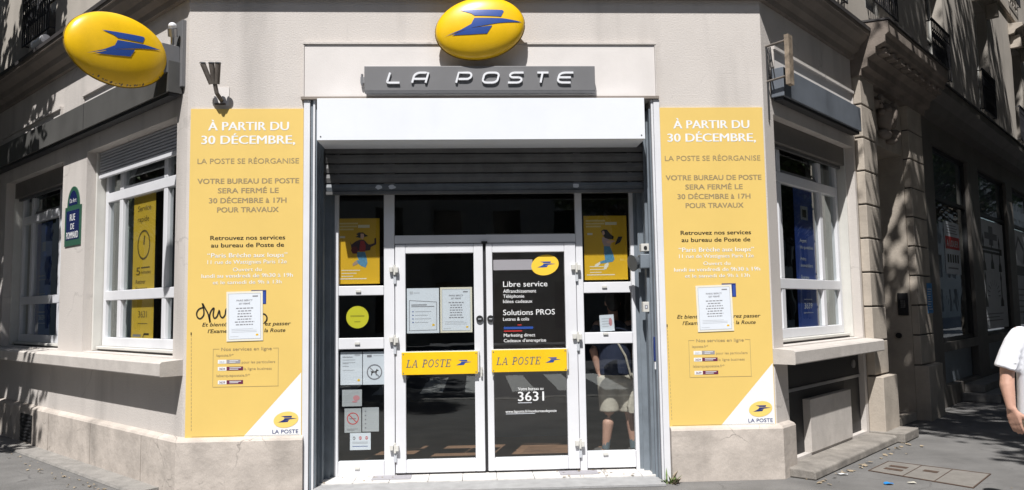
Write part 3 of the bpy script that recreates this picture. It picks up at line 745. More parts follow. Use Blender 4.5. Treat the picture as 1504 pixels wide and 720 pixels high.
# round yellow sticker
def disc_sticker(name, label, px, py, a, b, tilt, mat, draw=None, o=gi, cat='sticker'):
    u, z = pt(FF, px, py, o); m = MB(); f = Fr(FF(u, 0, z), FF.U, FF.N)
    m.prism(f, ellipse(0, 0, a, b, tilt, 48), o-.001, o, mat)
    if draw: draw(m, f, o+.001)
    return tag(m.build(name, loc=FF(u, o, z)), label, cat)
def d_rnd(m, f, o): text(m, f, "ici", -.02, .02, .0, .02, o, wprint, .01); m.rect(f, -.06, .06, -.03, -.02, o, MATS['olive_print'])
mk('olive_print', (.45, .42, .02), .6)
def d_rnd(m, f, o): m.rect(f, -.07, .07, .005, .02, o, MATS['olive_print']); m.rect(f, -.03, .03, -.05, -.04, o, MATS['olive_print'])
disc_sticker('round_sticker', 'round lime yellow sticker in the left side pane', 525, 466, .112, .112, 0, mk('lime_yellow', (.66, .62, .03), .5, .02), d_rnd)
def d_logo(m, f, o): emblem(m, f, 0, 0, .115, o, emb, .9)
disc_sticker('oval_sticker', 'small yellow oval sticker with blue bird emblem on the right door', 800.5, 389.3, .142, .104, R(12), mk('sticker_yellow', (.85, .55, .05), .4, .02), d_logo, o=-.446)

# ---- posters with jumping women
def poster(px0, px1, ya, yb, label, who):
    def dr(m, f, W_, H_, o):
        X = lambda x: -W_/2+x*W_
        Z = lambda y: H_/2-y*H_
        def pg(pts, mt, oo=0.): m.flat(f, [(X(x), Z(y)) for x, y in pts], o+oo, mt)
        lt = mk('pale_yellow_print', (.80, .63, .25), .6, .02)
        for k, (a, b) in enumerate(((.05, .5), (.05, .48), (.05, .4))): m.rect(f, X(a), X(b), Z(.09+.045*k), Z(.065+.045*k), o, lt)
        m.rect(f, X(.5), X(.77), Z(.145), Z(.10), o, mk('cream_print', (.75, .68, .45), .6, .02)); m.rect(f, X(.08), X(.2), Z(.30), Z(.27), o, cream)
        for k in range(3): m.rect(f, X(.12), X(.55-.08*k), Z(.80+.045*k), Z(.788+.045*k), o, cream)
        m.rect(f, X(.05), X(.7), Z(.93), Z(.915), o, cream)
        jean = mk('denim_print', (.10, .30, .48), .6, .2, 40); hair = hairM; sk = mk('print_skin', (.70, .42, .30), .6, .03)
        if who == 0:
            jk = mk('plum_print', (.05, .018, .03), .6); rd = mk('red_top_print', (.42, .03, .03), .6)
            pg([(.46, .24), (.52, .215), (.62, .215), (.68, .25), (.74, .27), (.66, .285), (.62, .30), (.54, .30), (.44, .285), (.5, .265)], hair)
            pg([(.56, .235), (.63, .235), (.645, .28), (.61, .325), (.56, .30)], sk, .0005)
            pg([(.45, .35), (.55, .325), (.64, .33), (.74, .40), (.80, .40), (.88, .38), (.88, .31), (.92, .30), (.925, .40), (.80, .44), (.78, .49), (.66, .50), (.5, .50), (.42, .46), (.36, .50), (.34, .42), (.31, .35), (.35, .40)], jk)
            pg([(.56, .345), (.64, .345), (.68, .42), (.67, .51), (.53, .51), (.54, .42)], rd, .0006)
            pg([(.36, .44), (.46, .43), (.5, .48), (.48, .54), (.38, .54), (.34, .49)], mk('wine_bag_print', (.16, .012, .02), .6), .0007)
            pg([(.48, .515), (.66, .515), (.70, .60), (.72, .68), (.68, .755), (.58, .73), (.50, .69), (.44, .67), (.47, .64), (.52, .64), (.48, .58)], jean)
            pg([(.44, .655), (.49, .655), (.49, .70), (.38, .73), (.38, .69)], mk('shoe_print', (.4, .28, .2), .6), .0005)
        else:
            tp = mk('blush_top_print', (.60, .42, .38), .6); lp = mk('laptop_print', (.03, .03, .035), .6)
            pg([(.40, .24), (.46, .215), (.54, .22), (.62, .29), (.70, .33), (.68, .37), (.60, .37), (.50, .36), (.44, .30)], hair)
            pg([(.425, .245), (.47, .235), (.49, .28), (.46, .31), (.43, .29)], sk, .0005)
            pg([(.43, .33), (.50, .35), (.60, .38), (.66, .41), (.62, .44), (.60, .48), (.46, .47), (.42, .40)], tp, .0004)
            pg([(.52, .40), (.66, .385), (.74, .40), (.60, .435), (.54, .43)], sk, .0008)
            pg([(.80, .33), (.90, .33), (.84, .42), (.73, .46), (.72, .445)], lp, .0009)
            pg([(.46, .475), (.60, .48), (.66, .58), (.70, .68), (.66, .72), (.54, .735), (.36, .75), (.35, .72), (.48, .69), (.46, .58)], jean)
            pg([(.25, .76), (.36, .72), (.37, .75), (.30, .80), (.22, .80)], cream, .0005); pg([(.47, .76), (.55, .73), (.56, .77), (.50, .84), (.44, .83)], cream, .0005)
    return sheet('poster', label, px0, px1, ya, yb, -.475, dr, mk('poster_gold', (.72, .43, .012), .5, .04, 3), 'poster')
poster(494, 557.5, 321, 417, 'yellow poster of a leaping woman in a red top, left side pane', 0)
poster(858, 921, 317, 411, 'yellow poster of a leaping woman holding a laptop, right side pane', 1)

# ---- yellow door signs, serif italic lettering
def serif_laposte(m, fr, u0, u1, z, h, o, mt):
    n = .17; th = .075; sl = .2
    W = {'L': .62, 'A': .74, ' ': .34, 'P': .62, 'O': .74, 'S': .54, 'T': .66, 'E': .62}
    def arc(cx, cy, rx, ry, a0, a1, k=10): return [(cx+rx*cos(R(a0+(a1-a0)*i/k)), cy+ry*sin(R(a0+(a1-a0)*i/k))) for i in range(k+1)]
    G = {'L': [([(.16, 0), (.16, 1)], n), ([(0, .96), (.34, .96)], th), ([(0, .04), (.58, .04)], th), ([(.56, .0), (.56, .26)], th)],
         'A': [([(.07, .02), (.34, .98)], th), ([(.34, 1), (.62, .02)], n), ([(.17, .34), (.48, .34)], th), ([(-.03, .04), (.2, .04)], th), ([(.48, .04), (.76, .04)], th)],
         'P': [([(.16, 0), (.16, 1)], n), ([(0, .96), (.2, .96)], th), ([(0, .04), (.34, .04)], th), ([(.16, .96), (.34, .96)]+arc(.34, .71, .2, .25, 90, -90)+[(.16, .46)], .11)],
         'O': [(arc(.36, .5, .29, .47, 0, 360, 24), .13)],
         'S': [(arc(.27, .73, .19, .23, 25, 270, 10)+arc(.27, .27, .2, .24, 90, -155, 10), .11)],
         'T': [([(.32, 0), (.32, 1)], n), ([(.02, .95), (.64, .95)], th), ([(.04, .95), (.04, .74)], th), ([(.62, .95), (.62, .74)], th), ([(.16, .04), (.48, .04)], th)],
         'E': [([(.16, 0), (.16, 1)], n), ([(0, .96), (.56, .96)], th), ([(0, .04), (.58, .04)], th), ([(.16, .51), (.42, .51)], th), ([(.56, .98), (.56, .75)], th), ([(.58, .0), (.58, .27)], th), ([(.42, .64), (.42, .38)], th)]}
    t = "LA POSTE"; tot = sum(W[c]+.1 for c in t)-.1; x = 0; k = (u1-u0-sl*h)/tot; 
    for c in t:
        for j, (st, w_) in enumerate(G.get(c, [])):
            m.ribbon(fr, [(u0+(x+a)*k+sl*b*h, z+b*h) for a, b in st], w_*h*.78, o+.0003*j, mt)
        x += W[c]+.1
def door_sign(x0, x1, ya, yb, label):
    yf = -.36
    u0, _ = pt(FF, x0, 530, yf); u1, _ = pt(FF, x1, 530, yf); zt_ = pt(FF, (x0+x1)/2, ya, yf)[1]; zb_ = pt(FF, (x0+x1)/2, yb, yf)[1]
    T = thing('door_sign', label, 'sign', FF((u0+u1)/2, yf, zb_))
    b = MB(); b.box(FF, u0, u1, yf-.012, yf, zb_, zt_, yelL)
    b.build('panel', T, bevel=.002)
    b = MB(); b.box(FF, u0-.004, u1+.018, -.411, yf-.013, zb_+.012, zt_+.006, offw); b.build('backing_bar', T, bevel=.004)
    H_ = zt_-zb_; W_ = u1-u0
    for x in (u0+.016, u1-.016):
        for z in (zb_+.018, zt_-.018): s2 = MB(); s2.tube([FF(x, yf, z), FF(x, yf+.003, z)], .006, steel, 8); s2.build('screw', T)
    l = MB(); serif_laposte(l, FF, u0+W_*.055, u0+W_*.655, zb_+H_*.33, H_*.34, yf+.0015, mk('door_letter_grey', (.13, .13, .15), .5, .02)); l.build('lettering', T)
    l = MB(); emblem(l, FF, u0+W_*.80, zb_+H_*.49, W_*.125, yf+.0015, emb, .95); l.build('emblem', T)
door_sign(590, 701.5, 517, 550, 'yellow sign with grey serif letters and blue emblem across the left door')
door_sign(722.5, 832.5, 513.5, 546, 'yellow sign with grey serif letters and blue emblem across the right door')

# ---- grey name sign with raised letters
T = thing('name_sign', 'long grey box sign with raised silver letters LA POSTE above the entrance', 'sign', (.07, -.03, 3.78))
NS = .16
u0, zt_ = pt(FF, 535, 97, NS); u1, _ = pt(FF, 873.5, 97, NS); zb_ = pt(FF, 700, 133, NS)[1]
b = MB(); b.prism(Fr(FF(0, 0, 0), FF.N, -FF.U), [(.031, zb_-.0), (NS-.03, zb_-.02), (NS, zb_), (NS, zt_), (.031, zt_)], -u1, -u0, greyMetal); b.build('box', T, bevel=.004)
b = MB(); b.box(FF, u0-.05, u0-.003, .05, .07, zb_+.10, zb_+.16, steel); b.tube([FF(u0-.035, .06, zb_+.08), FF(u0-.035, .06, zb_+.19)], .012, steel); b.build('fixing', T)
def arc(cx, cy, rx, ry, a0, a1, k=8): return [(cx+rx*cos(R(a0+(a1-a0)*i/k)), cy+ry*sin(R(a0+(a1-a0)*i/k))) for i in range(k+1)]
LG = {'L': [[(.0, 1), (.0, .12)]+arc(.12, .12, .12, .12, 180, 270, 4)+[(.62, 0)]],
      'A': [[(.0, 0), (.0, .6)]+arc(.3, .6, .3, .4, 180, 90, 6)+[(.6, 1), (.75, 1), (.75, 0)], [(.0, .38), (.75, .38)]],
      'P': [[(.0, 0), (.0, 1), (.55, 1)]+arc(.55, .68, .24, .32, 90, -90, 8)+[(.08, .36)]],
      'O': [arc(.28, .3, .28, .3, 180, 270, 5)+arc(.55, .3, .28, .3, 270, 360, 5)+arc(.55, .7, .28, .3, 0, 90, 5)+arc(.28, .7, .28, .3, 90, 180, 5)+[(.0, .3)]],
      'S': [[(.72, 1), (.22, 1)]+arc(.22, .76, .22, .24, 90, 270, 6)+[(.5, .52)]+arc(.5, .26, .22, .26, 90, -90, 6)+[(.0, 0)]],
      'T': [[(.0, 1), (.8, 1)], [(.38, .94), (.38, 0)]],
      'E': [[(.72, 1), (.3, 1)]+arc(.3, .7, .3, .3, 90, 180, 5)+arc(.3, .3, .3, .3, 180, 270, 5)+[(.72, 0)], [(.03, .52), (.66, .52)]]}
silver = mk('silver_letter', (.74, .75, .78), .35, .04)
zl0 = pt(FF, 700, 123.5, NS)[1]; zl1 = pt(FF, 700, 106.5, NS)[1]; hL = zl1-zl0
for ch, xa, xb in (('L', 568.5, 587), ('A', 605.5, 629.5), ('P', 670, 692.5), ('O', 708, 732.5), ('S', 746, 769), ('T', 786, 805.5), ('E', 818, 842)):
    l = MB(); a, _ = pt(FF, xa, 123, NS); bb, _ = pt(FF, xb, 123, NS)
    mxw = max(x+.16*y for st in LG[ch] for x, y in st); kx = (bb-a)/mxw
    for j, st in enumerate(LG[ch]):
        pts = [(a+(x+.16*y)*kx, zl0+.008+y*(hL-.016)) for x, y in st]
        # raised stroke: ribbon front plus side walls
        wd = .0185
        n = len(pts); P = [Vector(p) for p in pts]; Lq = []; Rq = []
        for i, p in enumerate(P):
            d = (P[min(i+1, n-1)]-P[max(i-1, 0)]).normalized(); nn = Vector((-d.y, d.x)); Lq.append(p+nn*wd/2); Rq.append(p-nn*wd/2)
        oo = NS+.022+.0006*j
        vs = [FF(v.x, o_, v.y) for o_ in (NS+.004, oo) for v in Lq+Rq]; N2 = 2*n; fs = []
        for i in range(n-1):
            fs += [(N2+i, N2+n+i, N2+n+i+1, N2+i+1), (i, N2+i, N2+i+1, i+1), (n+i, n+i+1, N2+n+i+1, N2+n+i)]
        fs += [(0, n, N2+n, N2), (n-1, N2+n-1, N2+2*n-1, 2*n-1)]
        l.mesh(vs, fs, silver)
    l.build('letter', T)

# ---- oval lens signs
def oval_sign(name, label, fr, cu, cz, co_, a, b, tilt, th, brackets, et=0., es=1.):
    T = thing(name, label, 'sign', fr(cu, co_, cz-b))
    m = MB(); nr, ns = 14, 64; vs = []; fs = []
    ct, st = cos(tilt), sin(tilt)
    prof = [(sin(pi*j/(2*nr)), cos(pi*j/(2*nr))) for j in range(nr+1)]     # r, height
    full = [(r, co_+th*h**.85) for r, h in prof]+[(r, co_-th*h**.85) for r, h in prof[::-1]]
    for r, oo in full:
        for k in range(ns):
            t = 2*pi*k/ns; x = a*r*cos(t); y = b*r*sin(t); vs.append(fr(cu+x*ct-y*st, oo, cz+x*st+y*ct))
    for j in range(len(full)-1):
        for k in range(ns): fs.append((j*ns+k, (j+1)*ns+k, (j+1)*ns+(k+1) % ns, j*ns+(k+1) % ns))
    m.mesh(vs, fs, yelS)
    m.tube([fr(cu+a*1.003*cos(t)*ct-b*1.003*sin(t)*st, co_-.012, cz+a*1.003*cos(t)*st+b*1.003*sin(t)*ct) for t in [2*pi*k/72 for k in range(73)]], .007, mk('seam_rubber', (.30, .19, .02), .7, .3, 9), 6, False)
    m.build('lens_body', T, smooth=True)
    def hf(sign):
        def f(u, z):
            x = (u-cu)*ct+(z-cz)*st; y = -(u-cu)*st+(z-cz)*ct; r = min(.995, sqrt((x/a)**2+(y/b)**2))
            return co_+sign*(th*(1-r*r)**.425+.004)
        return f
    e = MB(); emblem(e, fr, cu, cz, a*es, 0, emb, 1., hf(1), rot=et); e.build('emblem', T)
    if es < .9:
        pe = MB(); rp = random.Random(8)
        for k in range(26):
            t = -1.5+rp.gauss(0, .38); r = rp.uniform(.972, .996); x = a*r*cos(t); y = b*r*sin(t); u = cu+x*ct-y*st; z = cz+x*st+y*ct; d = rp.uniform(.003, .010)
            P_ = [(u-d, z), (u+d*.6, z-d*.5), (u+d, z+d*.4), (u+.1*d, z+rp.uniform(.8, 2.2)*d)]
            pe.mesh([fr(p[0], hf(1)(*p), p[1]) for p in P_], [(0, 1, 2, 3)], rust)
        pe.build('peeling_edge', T)
    brackets(T)
    return T
def brk1(T):
    m = MB()
    for x in (-.12, .3): m.box(FF, x-.03, x+.03, .001, .16, 4.25, 4.31, greyMetal)
    m.build('bracket', T)
oval_sign('oval_sign', 'large tilted yellow oval sign with blue bird emblem above the grey name sign', FF, .088, 4.345, .17, .432, .30, R(11), .125, brk1, 0., .98)
SO = LF(-.16, 0, 0)
SF = Fr(SO, (q, q, 0), (q, -q, 0))          # plane square to the left wall; u = -projection
def brk2(T):
    m = MB(); m.box(SF, -.21, -.04, -.05, .05, 3.96, 4.24, greyMetal)
    m.box(SF, -.038, -.001, -.10, .10, 3.84, 4.50, greyMetal); m.build('bracket', T, bevel=.004)
    m = MB(); m.tube([SF(-.09, 0, 4.24), SF(-.10, .02, 4.33)], .016, steel); m.tube([SF(-.10, .03, 4.33), SF(-.12, .06, 4.40)], .045, steel, 12); m.ell(SF(-.12, .065, 4.42), .04, .04, .035, white); m.build('lamp', T)
oval_sign('projecting_oval_sign', 'yellow oval sign projecting from the left corner on a grey bracket', SF, -.59, 4.085, 0, .45, .335, R(-3), .13, brk2, R(4), .84)

# ---- three-tube spotlight bracket on the left pier
T = thing('tube_spotlight', 'three dark metal tubes on a bent wall bracket above the left panel', 'wall fixture', FF(-2.4, .001, 3.6))
m = MB(); m.box(FF, -2.47, -2.33, .001, .008, 3.64, 3.82, stuccoW); m.tube([FF(-2.40, .008, 3.69), FF(-2.39, .08, 3.69), FF(-2.41, .12, 3.73), FF(-2.42, .15, 3.82)], .02, rust); m.box(FF, -2.46, -2.36, .0085, .03, 3.645, 3.66, rust); m.build('arm', T)
for i in (-1, 0, 1):
    m = MB(); m.tube([FF(-2.425+i*.028, .15, 3.81), FF(-2.435+i*.06-(.02 if i < 0 else 0), .205, 3.99)], [.022, .026], rust, 14)
    m.tube([FF(-2.435+i*.06-(.02 if i < 0 else 0), .205, 3.99), FF(-2.435+i*.06-(.02 if i < 0 else 0), .206, 4.0)], .029, steel, 14); m.build('tube', T)

# ---- right wing: broken sign bracket
T = thing('sign_bracket', 'empty rusty frame of a removed projecting sign on the right wing', 'bracket', RF(.3, 0, 3.8))
BF = Fr(RF(.10, 0, 0), RF.N, -RF.U)          # plane square to the wall, u = projection
def bpt(px, py): return pt(BF, px, py, 0)
m = MB()
a, b, c, d = bpt(1128, 68), bpt(1155, 60), bpt(1130, 137), bpt(1155, 130)
m.tube([BF(.004, 0, a[1]), BF(.24, 0, a[1]+.02)], .012, rust); m.tube([BF(.004, 0, a[1]-.36), BF(.24, 0, a[1]-.34)], .012, rust); m.tube([BF(.012, 0, a[1]-.75), BF(.012, 0, a[1])], .010, darkM)
m.build('strut', T)
m = MB(); m.box(BF, .215, .26, -.05, .05, a[1]-.44, a[1]+.06, mk('peeling_plate', (.34, .27, .20), .8, .35, 14)); m.build('end_plate', T)
m = MB()
for k in range(3): m.tube([BF(.02+.02*k, .01*k, a[1]-.02), BF(.05+.01*k, .02, a[1]-.15), BF(.03+.03*k, .01, a[1]-.3-.02*k)], .006, darkM, 6)
m.build('cable', T)

# ---- street nameplate
T = thing('street_nameplate', 'blue and green enamel street plate RUE DE POMMARD on the left pier', 'street sign', LF(-2.98, 0, 2.5))
pc, pz0, pz1 = -2.965, 2.49, 2.97; hw = .265
m = MB(); m.box(LF, pc-hw, pc+hw, .002, .012, pz0, pz1, plateG); arcp = [(pc-.2, pz1+.001), (pc+.2, pz1+.001)]+[(pc+.2*cos(t), pz1+.001+.24*sin(t)) for t in [pi*i/16 for i in range(1, 16)]]
m.prism(LF, arcp, .002, .012, plateG); m.build('plate', T)
m = MB(); m.rect(LF, pc-hw+.05, pc+hw-.05, pz0+.075, pz1-.05, .0135, plateB); m.flat(LF, [(pc+(x-pc)*.72, pz1+.012+(z-pz1)*.74) for x, z in arcp], .0135, plateB)
o = .015
text(m, LF, "12e Arrt", pc-.11, pc+.11, pz1+.045, .055, o, wprint, .01)
text(m, LF, "RUE", pc-.085, pc+.085, pz0+.305, .085, o, wprint, .02); text(m, LF, "DE", pc-.06, pc+.06, pz0+.2, .075, o, wprint, .02); text(m, LF, "POMMARD", pc-.195, pc+.195, pz0+.09, .085, o, wprint, .02)
m.build('lettering', T)

# ---- hanging banners behind the wing windows
bkt = mk('banner_text_brown', (.16, .11, .03), .6, .02)
def banner(fr, ua, ub, z0, z1, o, mat, label, kind):
    m = MB(); m.box(fr, ua, ub, o-.002, o, z0, z1, mat); W_ = ub-ua; f = Fr(fr((ua+ub)/2, 0, 0), fr.U, fr.N); oo = o+.0015
    if kind == 'y':
        text(m, f, "Service", -W_*.30, W_*.30, 2.80, .065, oo, bkt, .004); text(m, f, "rapide", -W_*.30, W_*.22, 2.68, .065, oo, bkt, .004)
        m.ribbon(f, ellipse(0, 2.42, W_*.27, .155), .022, oo, bkt, True); m.ribbon(f, [(0, 2.42), (.02, 2.52)], .03, oo, bkt)
        text(m, f, "5", -W_*.32, -W_*.14, 2.09, .09, oo, bkt, .01); text(m, f, "minutes", -W_*.1, W_*.34, 2.10, .04, oo, bkt, .004); m.rect(f, -W_*.1, W_*.3, 2.16, 2.175, oo, bkt)
        text(m, f, "Retirer", -W_*.33, W_*.12, 1.99, .05, oo, bkt, .01); text(m, f, "Envoyer", -W_*.33, W_*.2, 1.915, .05, oo, bkt, .01); m.rect(f, -W_*.33, W_*.33, 1.955-.13, 1.955-.115, oo, bkt)
        text(m, f, "3631", -W_*.18, W_*.22, 1.62, .075, oo, bkt, .004); m.rect(f, -W_*.2, W_*.25, 1.55, 1.557, oo, bkt)
        m.rect(f, -W_*.42, -W_*.05, 1.41, 1.435, oo, greypr); m.ribbon(f, [(W_*.05, 1.40), (W_*.1, 1.44), (W_*.32, 1.44)], .02, oo, blk)
    else:
        if kind == 'r':
            m.rect(f, -W_*.18, W_*.18, 2.62, 2.78, oo, ltgr); m.rect(f, -W_*.1, W_*.1, 2.65, 2.74, oo+.0005, blk)
            for k, t in enumerate(("Argent", "du quotidien", "Prêts", "immobiliers", "Épargne", "et placements")):
                z = 2.36-.075*k-.06*(k//2); text(m, f, t, -W_*.28, -W_*.28+.032*len(t), z, .04, oo, wprint, .006)
        else:
            m.rect(f, -W_*.12, W_*.1, 2.55, 2.68, oo, greypr)
            for k in range(3): m.rect(f, -W_*.3, W_*(.1+.05*k), 2.2-.25*k, 2.215-.25*k, oo, greypr); m.rect(f, -W_*.3, W_*(.2-.05*k), 2.15-.25*k, 2.16-.25*k, oo, greypr)
        text(m, f, "3639", -W_*.2, W_*.2, 1.60, .07, oo, wprint, .006); m.rect(f, -W_*.24, W_*.24, 1.55, 1.556, oo, wprint); m.rect(f, -W_*.2, W_*.2, 1.70, 1.71, oo, wprint)
    return tag(m.build('banner', loc=fr((ua+ub)/2, o, z0)), label, 'banner')
def lu(px, py, o): return pt(LF, px, py, o)[0]
banner(LF, lu(194, 430, -.25), lu(226, 430, -.25), 1.36, 2.98, -.25, mk('banner_yellow', (.86, .58, .06), .5, .03), 'yellow banner with clock and Service rapide behind the lit left window', 'y')
banner(LF, lu(52, 430, -.25), lu(74, 430, -.25), 1.36, 2.95, -.25, bannerB, 'dark blue banner in the shaded far left window', 'b')
ru = lambda px, py, o: pt(RF, px, py, o)[0]
banner(RF, ru(1171, 420, -.25), ru(1200, 420, -.25), 1.36, 2.98, -.25, bannerB, 'blue banner with white lettering in the right wing window', 'r')

# ---- fixtures on the right reveal
T = thing('door_camera', 'dark round floodlight on a blue box in the right door reveal', 'floodlight', FF(1.66, -.2, 2.1))
m = MB(); m.box(FF, 1.64, 1.735, -.24, -.10, 2.03, 2.17, slate); m.build('housing', T, bevel=.008)
m = MB(); m.tube([FF(1.645, -.2, 2.10), FF(1.60, -.2, 2.09), FF(1.575, -.19, 2.085)], [.05, .075, .085], mk('floodlight_grey', (.09, .10, .11), .5), 18); m.build('lamp_head', T, smooth=False)
m = MB(); m.box(FF, 1.66, 1.74, -.23, -.14, 2.20, 2.275, offw); m.tube([FF(1.70, -.139, 2.237), FF(1.70, -.13, 2.237)], .018, darkM, 10); m.build('sensor', T, bevel=.005)
m = MB(); m.box(FF, 1.665, 1.725, -.23, -.15, 1.60, 1.70, offw); m.rect(FF, 1.68, 1.71, 1.63, 1.67, -.149, grytxt); m.rect(FF, 1.69, 1.70, 1.64, 1.66, -.148, paper)
tag(m.build('key_switch', loc=FF(1.69, -.19, 1.6), bevel=.004), 'small cream key switch box in the right door reveal', 'switch')
m = MB(); m.box(FF, 1.733, 1.752, -.07, -.03, 1.13, 1.36, navy); m.box(FF, 1.731, 1.752, -.029, -.02, 1.05, 1.12, white)
tag(m.build('door_sticker', loc=FF(1.74, -.05, 1.1)), 'narrow blue and white sticker at the right door edge', 'sticker')

# floodlight on the left cornice
T = thing('floodlight', 'white cylindrical floodlight lying on the left cornice', 'floodlight', LF(-3.6, .1, 5.1))
m = MB(); m.tube([LF(-3.95, .18, 5.16), LF(-3.6, .18, 5.16)], .06, white, 16); m.build('body', T); m = MB(); m.tube([LF(-3.97, .18, 5.16), LF(-3.951, .18, 5.16)], .072, offw, 16); m.build('rim', T)
m = MB(); m.box(LF, -3.75, -3.7, .13, .23, 5.07, 5.10, steel); m.build('foot', T)

# ---- upper windows with railings
def up_window(fr, a, b, z0, z1, parent, o=-.18, rail=True, shut=False):
    f = MB()
    for x0, x1 in ((a+.002, a+.06), (b-.06, b-.002), ((a+b)/2-.035, (a+b)/2+.035)): f.box(fr, x0, x1, o-.05, o, z0+.002, z1-.002, offw)
    for zz in (z0+.03, z0+(z1-z0)*.35, z0+(z1-z0)*.68, z1-.05): f.box(fr, a+.061, (a+b)/2-.036, o-.048, o-.003, zz-.02, zz+.02, offw); f.box(fr, (a+b)/2+.036, b-.061, o-.048, o-.003, zz-.02, zz+.02, offw)
    w_ = f.build('window', parent)
    p = MB(); p.rect(fr, a+.06, b-.06, z0+.05, z1-.07, o-.025, winD); p.build('pane', w_)
    if rail:
        r = MB(); zr = z0+.02
        for zz, rr_ in ((zr+.08, .012), (zr+.9, .022), (zr+.75, .01)): r.tube([fr(a-.0, .08, zz), fr(b+.0, .08, zz)], rr_, ironM, 6)
        n = int((b-a)/.09)
        for i in range(n+1):
            u = a+(b-a)*i/n; r.tube([fr(u, .08, zr+.08), fr(u, .08, zr+.9)], .009, ironM, 5)
            if i < n:
                c_ = a+(b-a)*(i+.5)/n; r.tube([fr(c_+.03*cos(t), .08, zr+.42+.12*sin(t)) for t in [2*pi*k/10 for k in range(11)]], .007, ironM, 4, False)
                r.tube([fr(c_+.028*cos(t), .08, zr+.65+.05*sin(t)) for t in [2*pi*k/8 for k in range(9)]], .007, ironM, 4, False)
        for u in (a+.01, b-.01):
            r.tube([fr(u, .0, zr+.88), fr(u, .08, zr+.88)], .012, ironM, 5); r.tube([fr(u, .0, zr+.1), fr(u, .08, zr+.1)], .012, ironM, 5)
        r.build('railing', w_)
    return w_
for a in upw: up_window(LF, *a, B)
up_window(RF, 1.45, 2.4, 5.25, 7.6, B)
for a in (-1.0, .6): up_window(FF, a, a+1.1, 5.5, 7.8, B)

# ================================================================== APARTMENT BUILDING ON THE RIGHT
A = thing('apartment_building', 'old limestone apartment building with carved porch and dark grey shopfront', 'building', RF(2.7, 0, 0))
S0, S1, S2, S3 = 2.645, 3.2, 4.65, 5.4
m = MB()
m.wall(RF, S0, S3, 0, 4.75, [(S1, S2, 0, 3.75)], .62, stone2)
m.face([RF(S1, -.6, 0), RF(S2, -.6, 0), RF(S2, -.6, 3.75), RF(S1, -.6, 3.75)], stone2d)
m.build('wall', A)
for a, b in ((S0+.01, S1-.02), (S2+.02, S3-.02)):
    m = MB(); zz = .78; k = 0
    m.box(RF, a-.015, b+.015, .001, .19, 0, .76, stone2)
    while zz < 4.2: m.box(RF, a, b, .001, .10, zz, zz+.40, stone2); m.box(RF, a+.012, b-.012, .001, .085, zz+.4, zz+.42, leadM); zz += .42; k += 1
    m.box(RF, a-.02, b+.02, .001, .13, zz, zz+.06, stone2); m.box(RF, a-.0, b+.0, .001, .10, zz+.06, 4.55, stone2)
    m.build('pilaster', A, bevel=.008)
# porch slab, stepped
m = MB(); CF = Fr(RF(0, 0, 0), RF.N, -RF.U)
prof = [(.001, 4.48), (.12, 4.48), (.13, 4.56), (.20, 4.58), (.21, 4.68), (.30, 4.72), (.31, 4.80), (.42, 4.84), (.43, 4.92), (.47, 4.95), (.47, 5.10), (.001, 5.16)]
st_ = []
pp = [RF(S0, 0, 0), RF(S3+.05, 0, 0)]
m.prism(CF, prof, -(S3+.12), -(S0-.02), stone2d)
for i in range(9): m.box(RF, S0+.1+i*.31, S0+.26+i*.31, .302, .40, 4.725, 4.80, stone2d)
m.build('porch_cornice', A, bevel=.006)
m = MB(); m.prism(CF, [(.001, 5.165), (.48, 5.105), (.49, 5.11), (.49, 5.125), (.001, 5.19)], -(S3+.13), -(S0-.03), leadM); m.build('flashing', A)
# carved keystone with scrolls
m = MB(); kc = (S1+S2)/2
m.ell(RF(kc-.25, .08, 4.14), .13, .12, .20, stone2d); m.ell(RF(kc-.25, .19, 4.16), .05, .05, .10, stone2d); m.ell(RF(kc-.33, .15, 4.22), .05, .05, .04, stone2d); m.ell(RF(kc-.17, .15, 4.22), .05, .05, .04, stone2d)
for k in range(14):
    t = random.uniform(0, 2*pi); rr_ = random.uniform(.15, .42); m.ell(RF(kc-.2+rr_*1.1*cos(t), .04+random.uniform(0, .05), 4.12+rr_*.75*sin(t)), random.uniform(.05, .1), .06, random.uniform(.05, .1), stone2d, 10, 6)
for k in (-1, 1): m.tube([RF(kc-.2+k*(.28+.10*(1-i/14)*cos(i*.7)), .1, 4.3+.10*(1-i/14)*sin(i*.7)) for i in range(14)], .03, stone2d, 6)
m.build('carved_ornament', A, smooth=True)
# entrance door in the recess
m = MB(); m.box(RF, S1+.05, S2-.05, -.598, -.54, .13, 3.0, doorW); m.box(RF, S1+.05, S2-.05, -.598, -.52, 3.0, 3.06, stone2d)
for a in (S1+.15, (S1+S2)/2+.06):
    for z0, z1 in ((.3, 1.0), (1.15, 2.8)): m.box(RF, a, a+.5, -.539, -.52, z0, z1, doorW)
m.box(RF, S1+.001, S2-.001, -.60, .0, .003, .12, stone2); 
D = m.build('entrance_door', A, bevel=.008)
m = MB(); m.ell(RF(kc-.02, -.50, 1.2), .04, .04, .04, steel); m.build('handle', D)
# drain pipe beside the pier
m = MB(); m.tube([RF(S1+.04, -.05, .02), RF(S1+.04, -.05, 3.7)], .03, mk('blue_grey_pipe', (.04, .10, .15), .5)); m.build('drain_pipe', A)
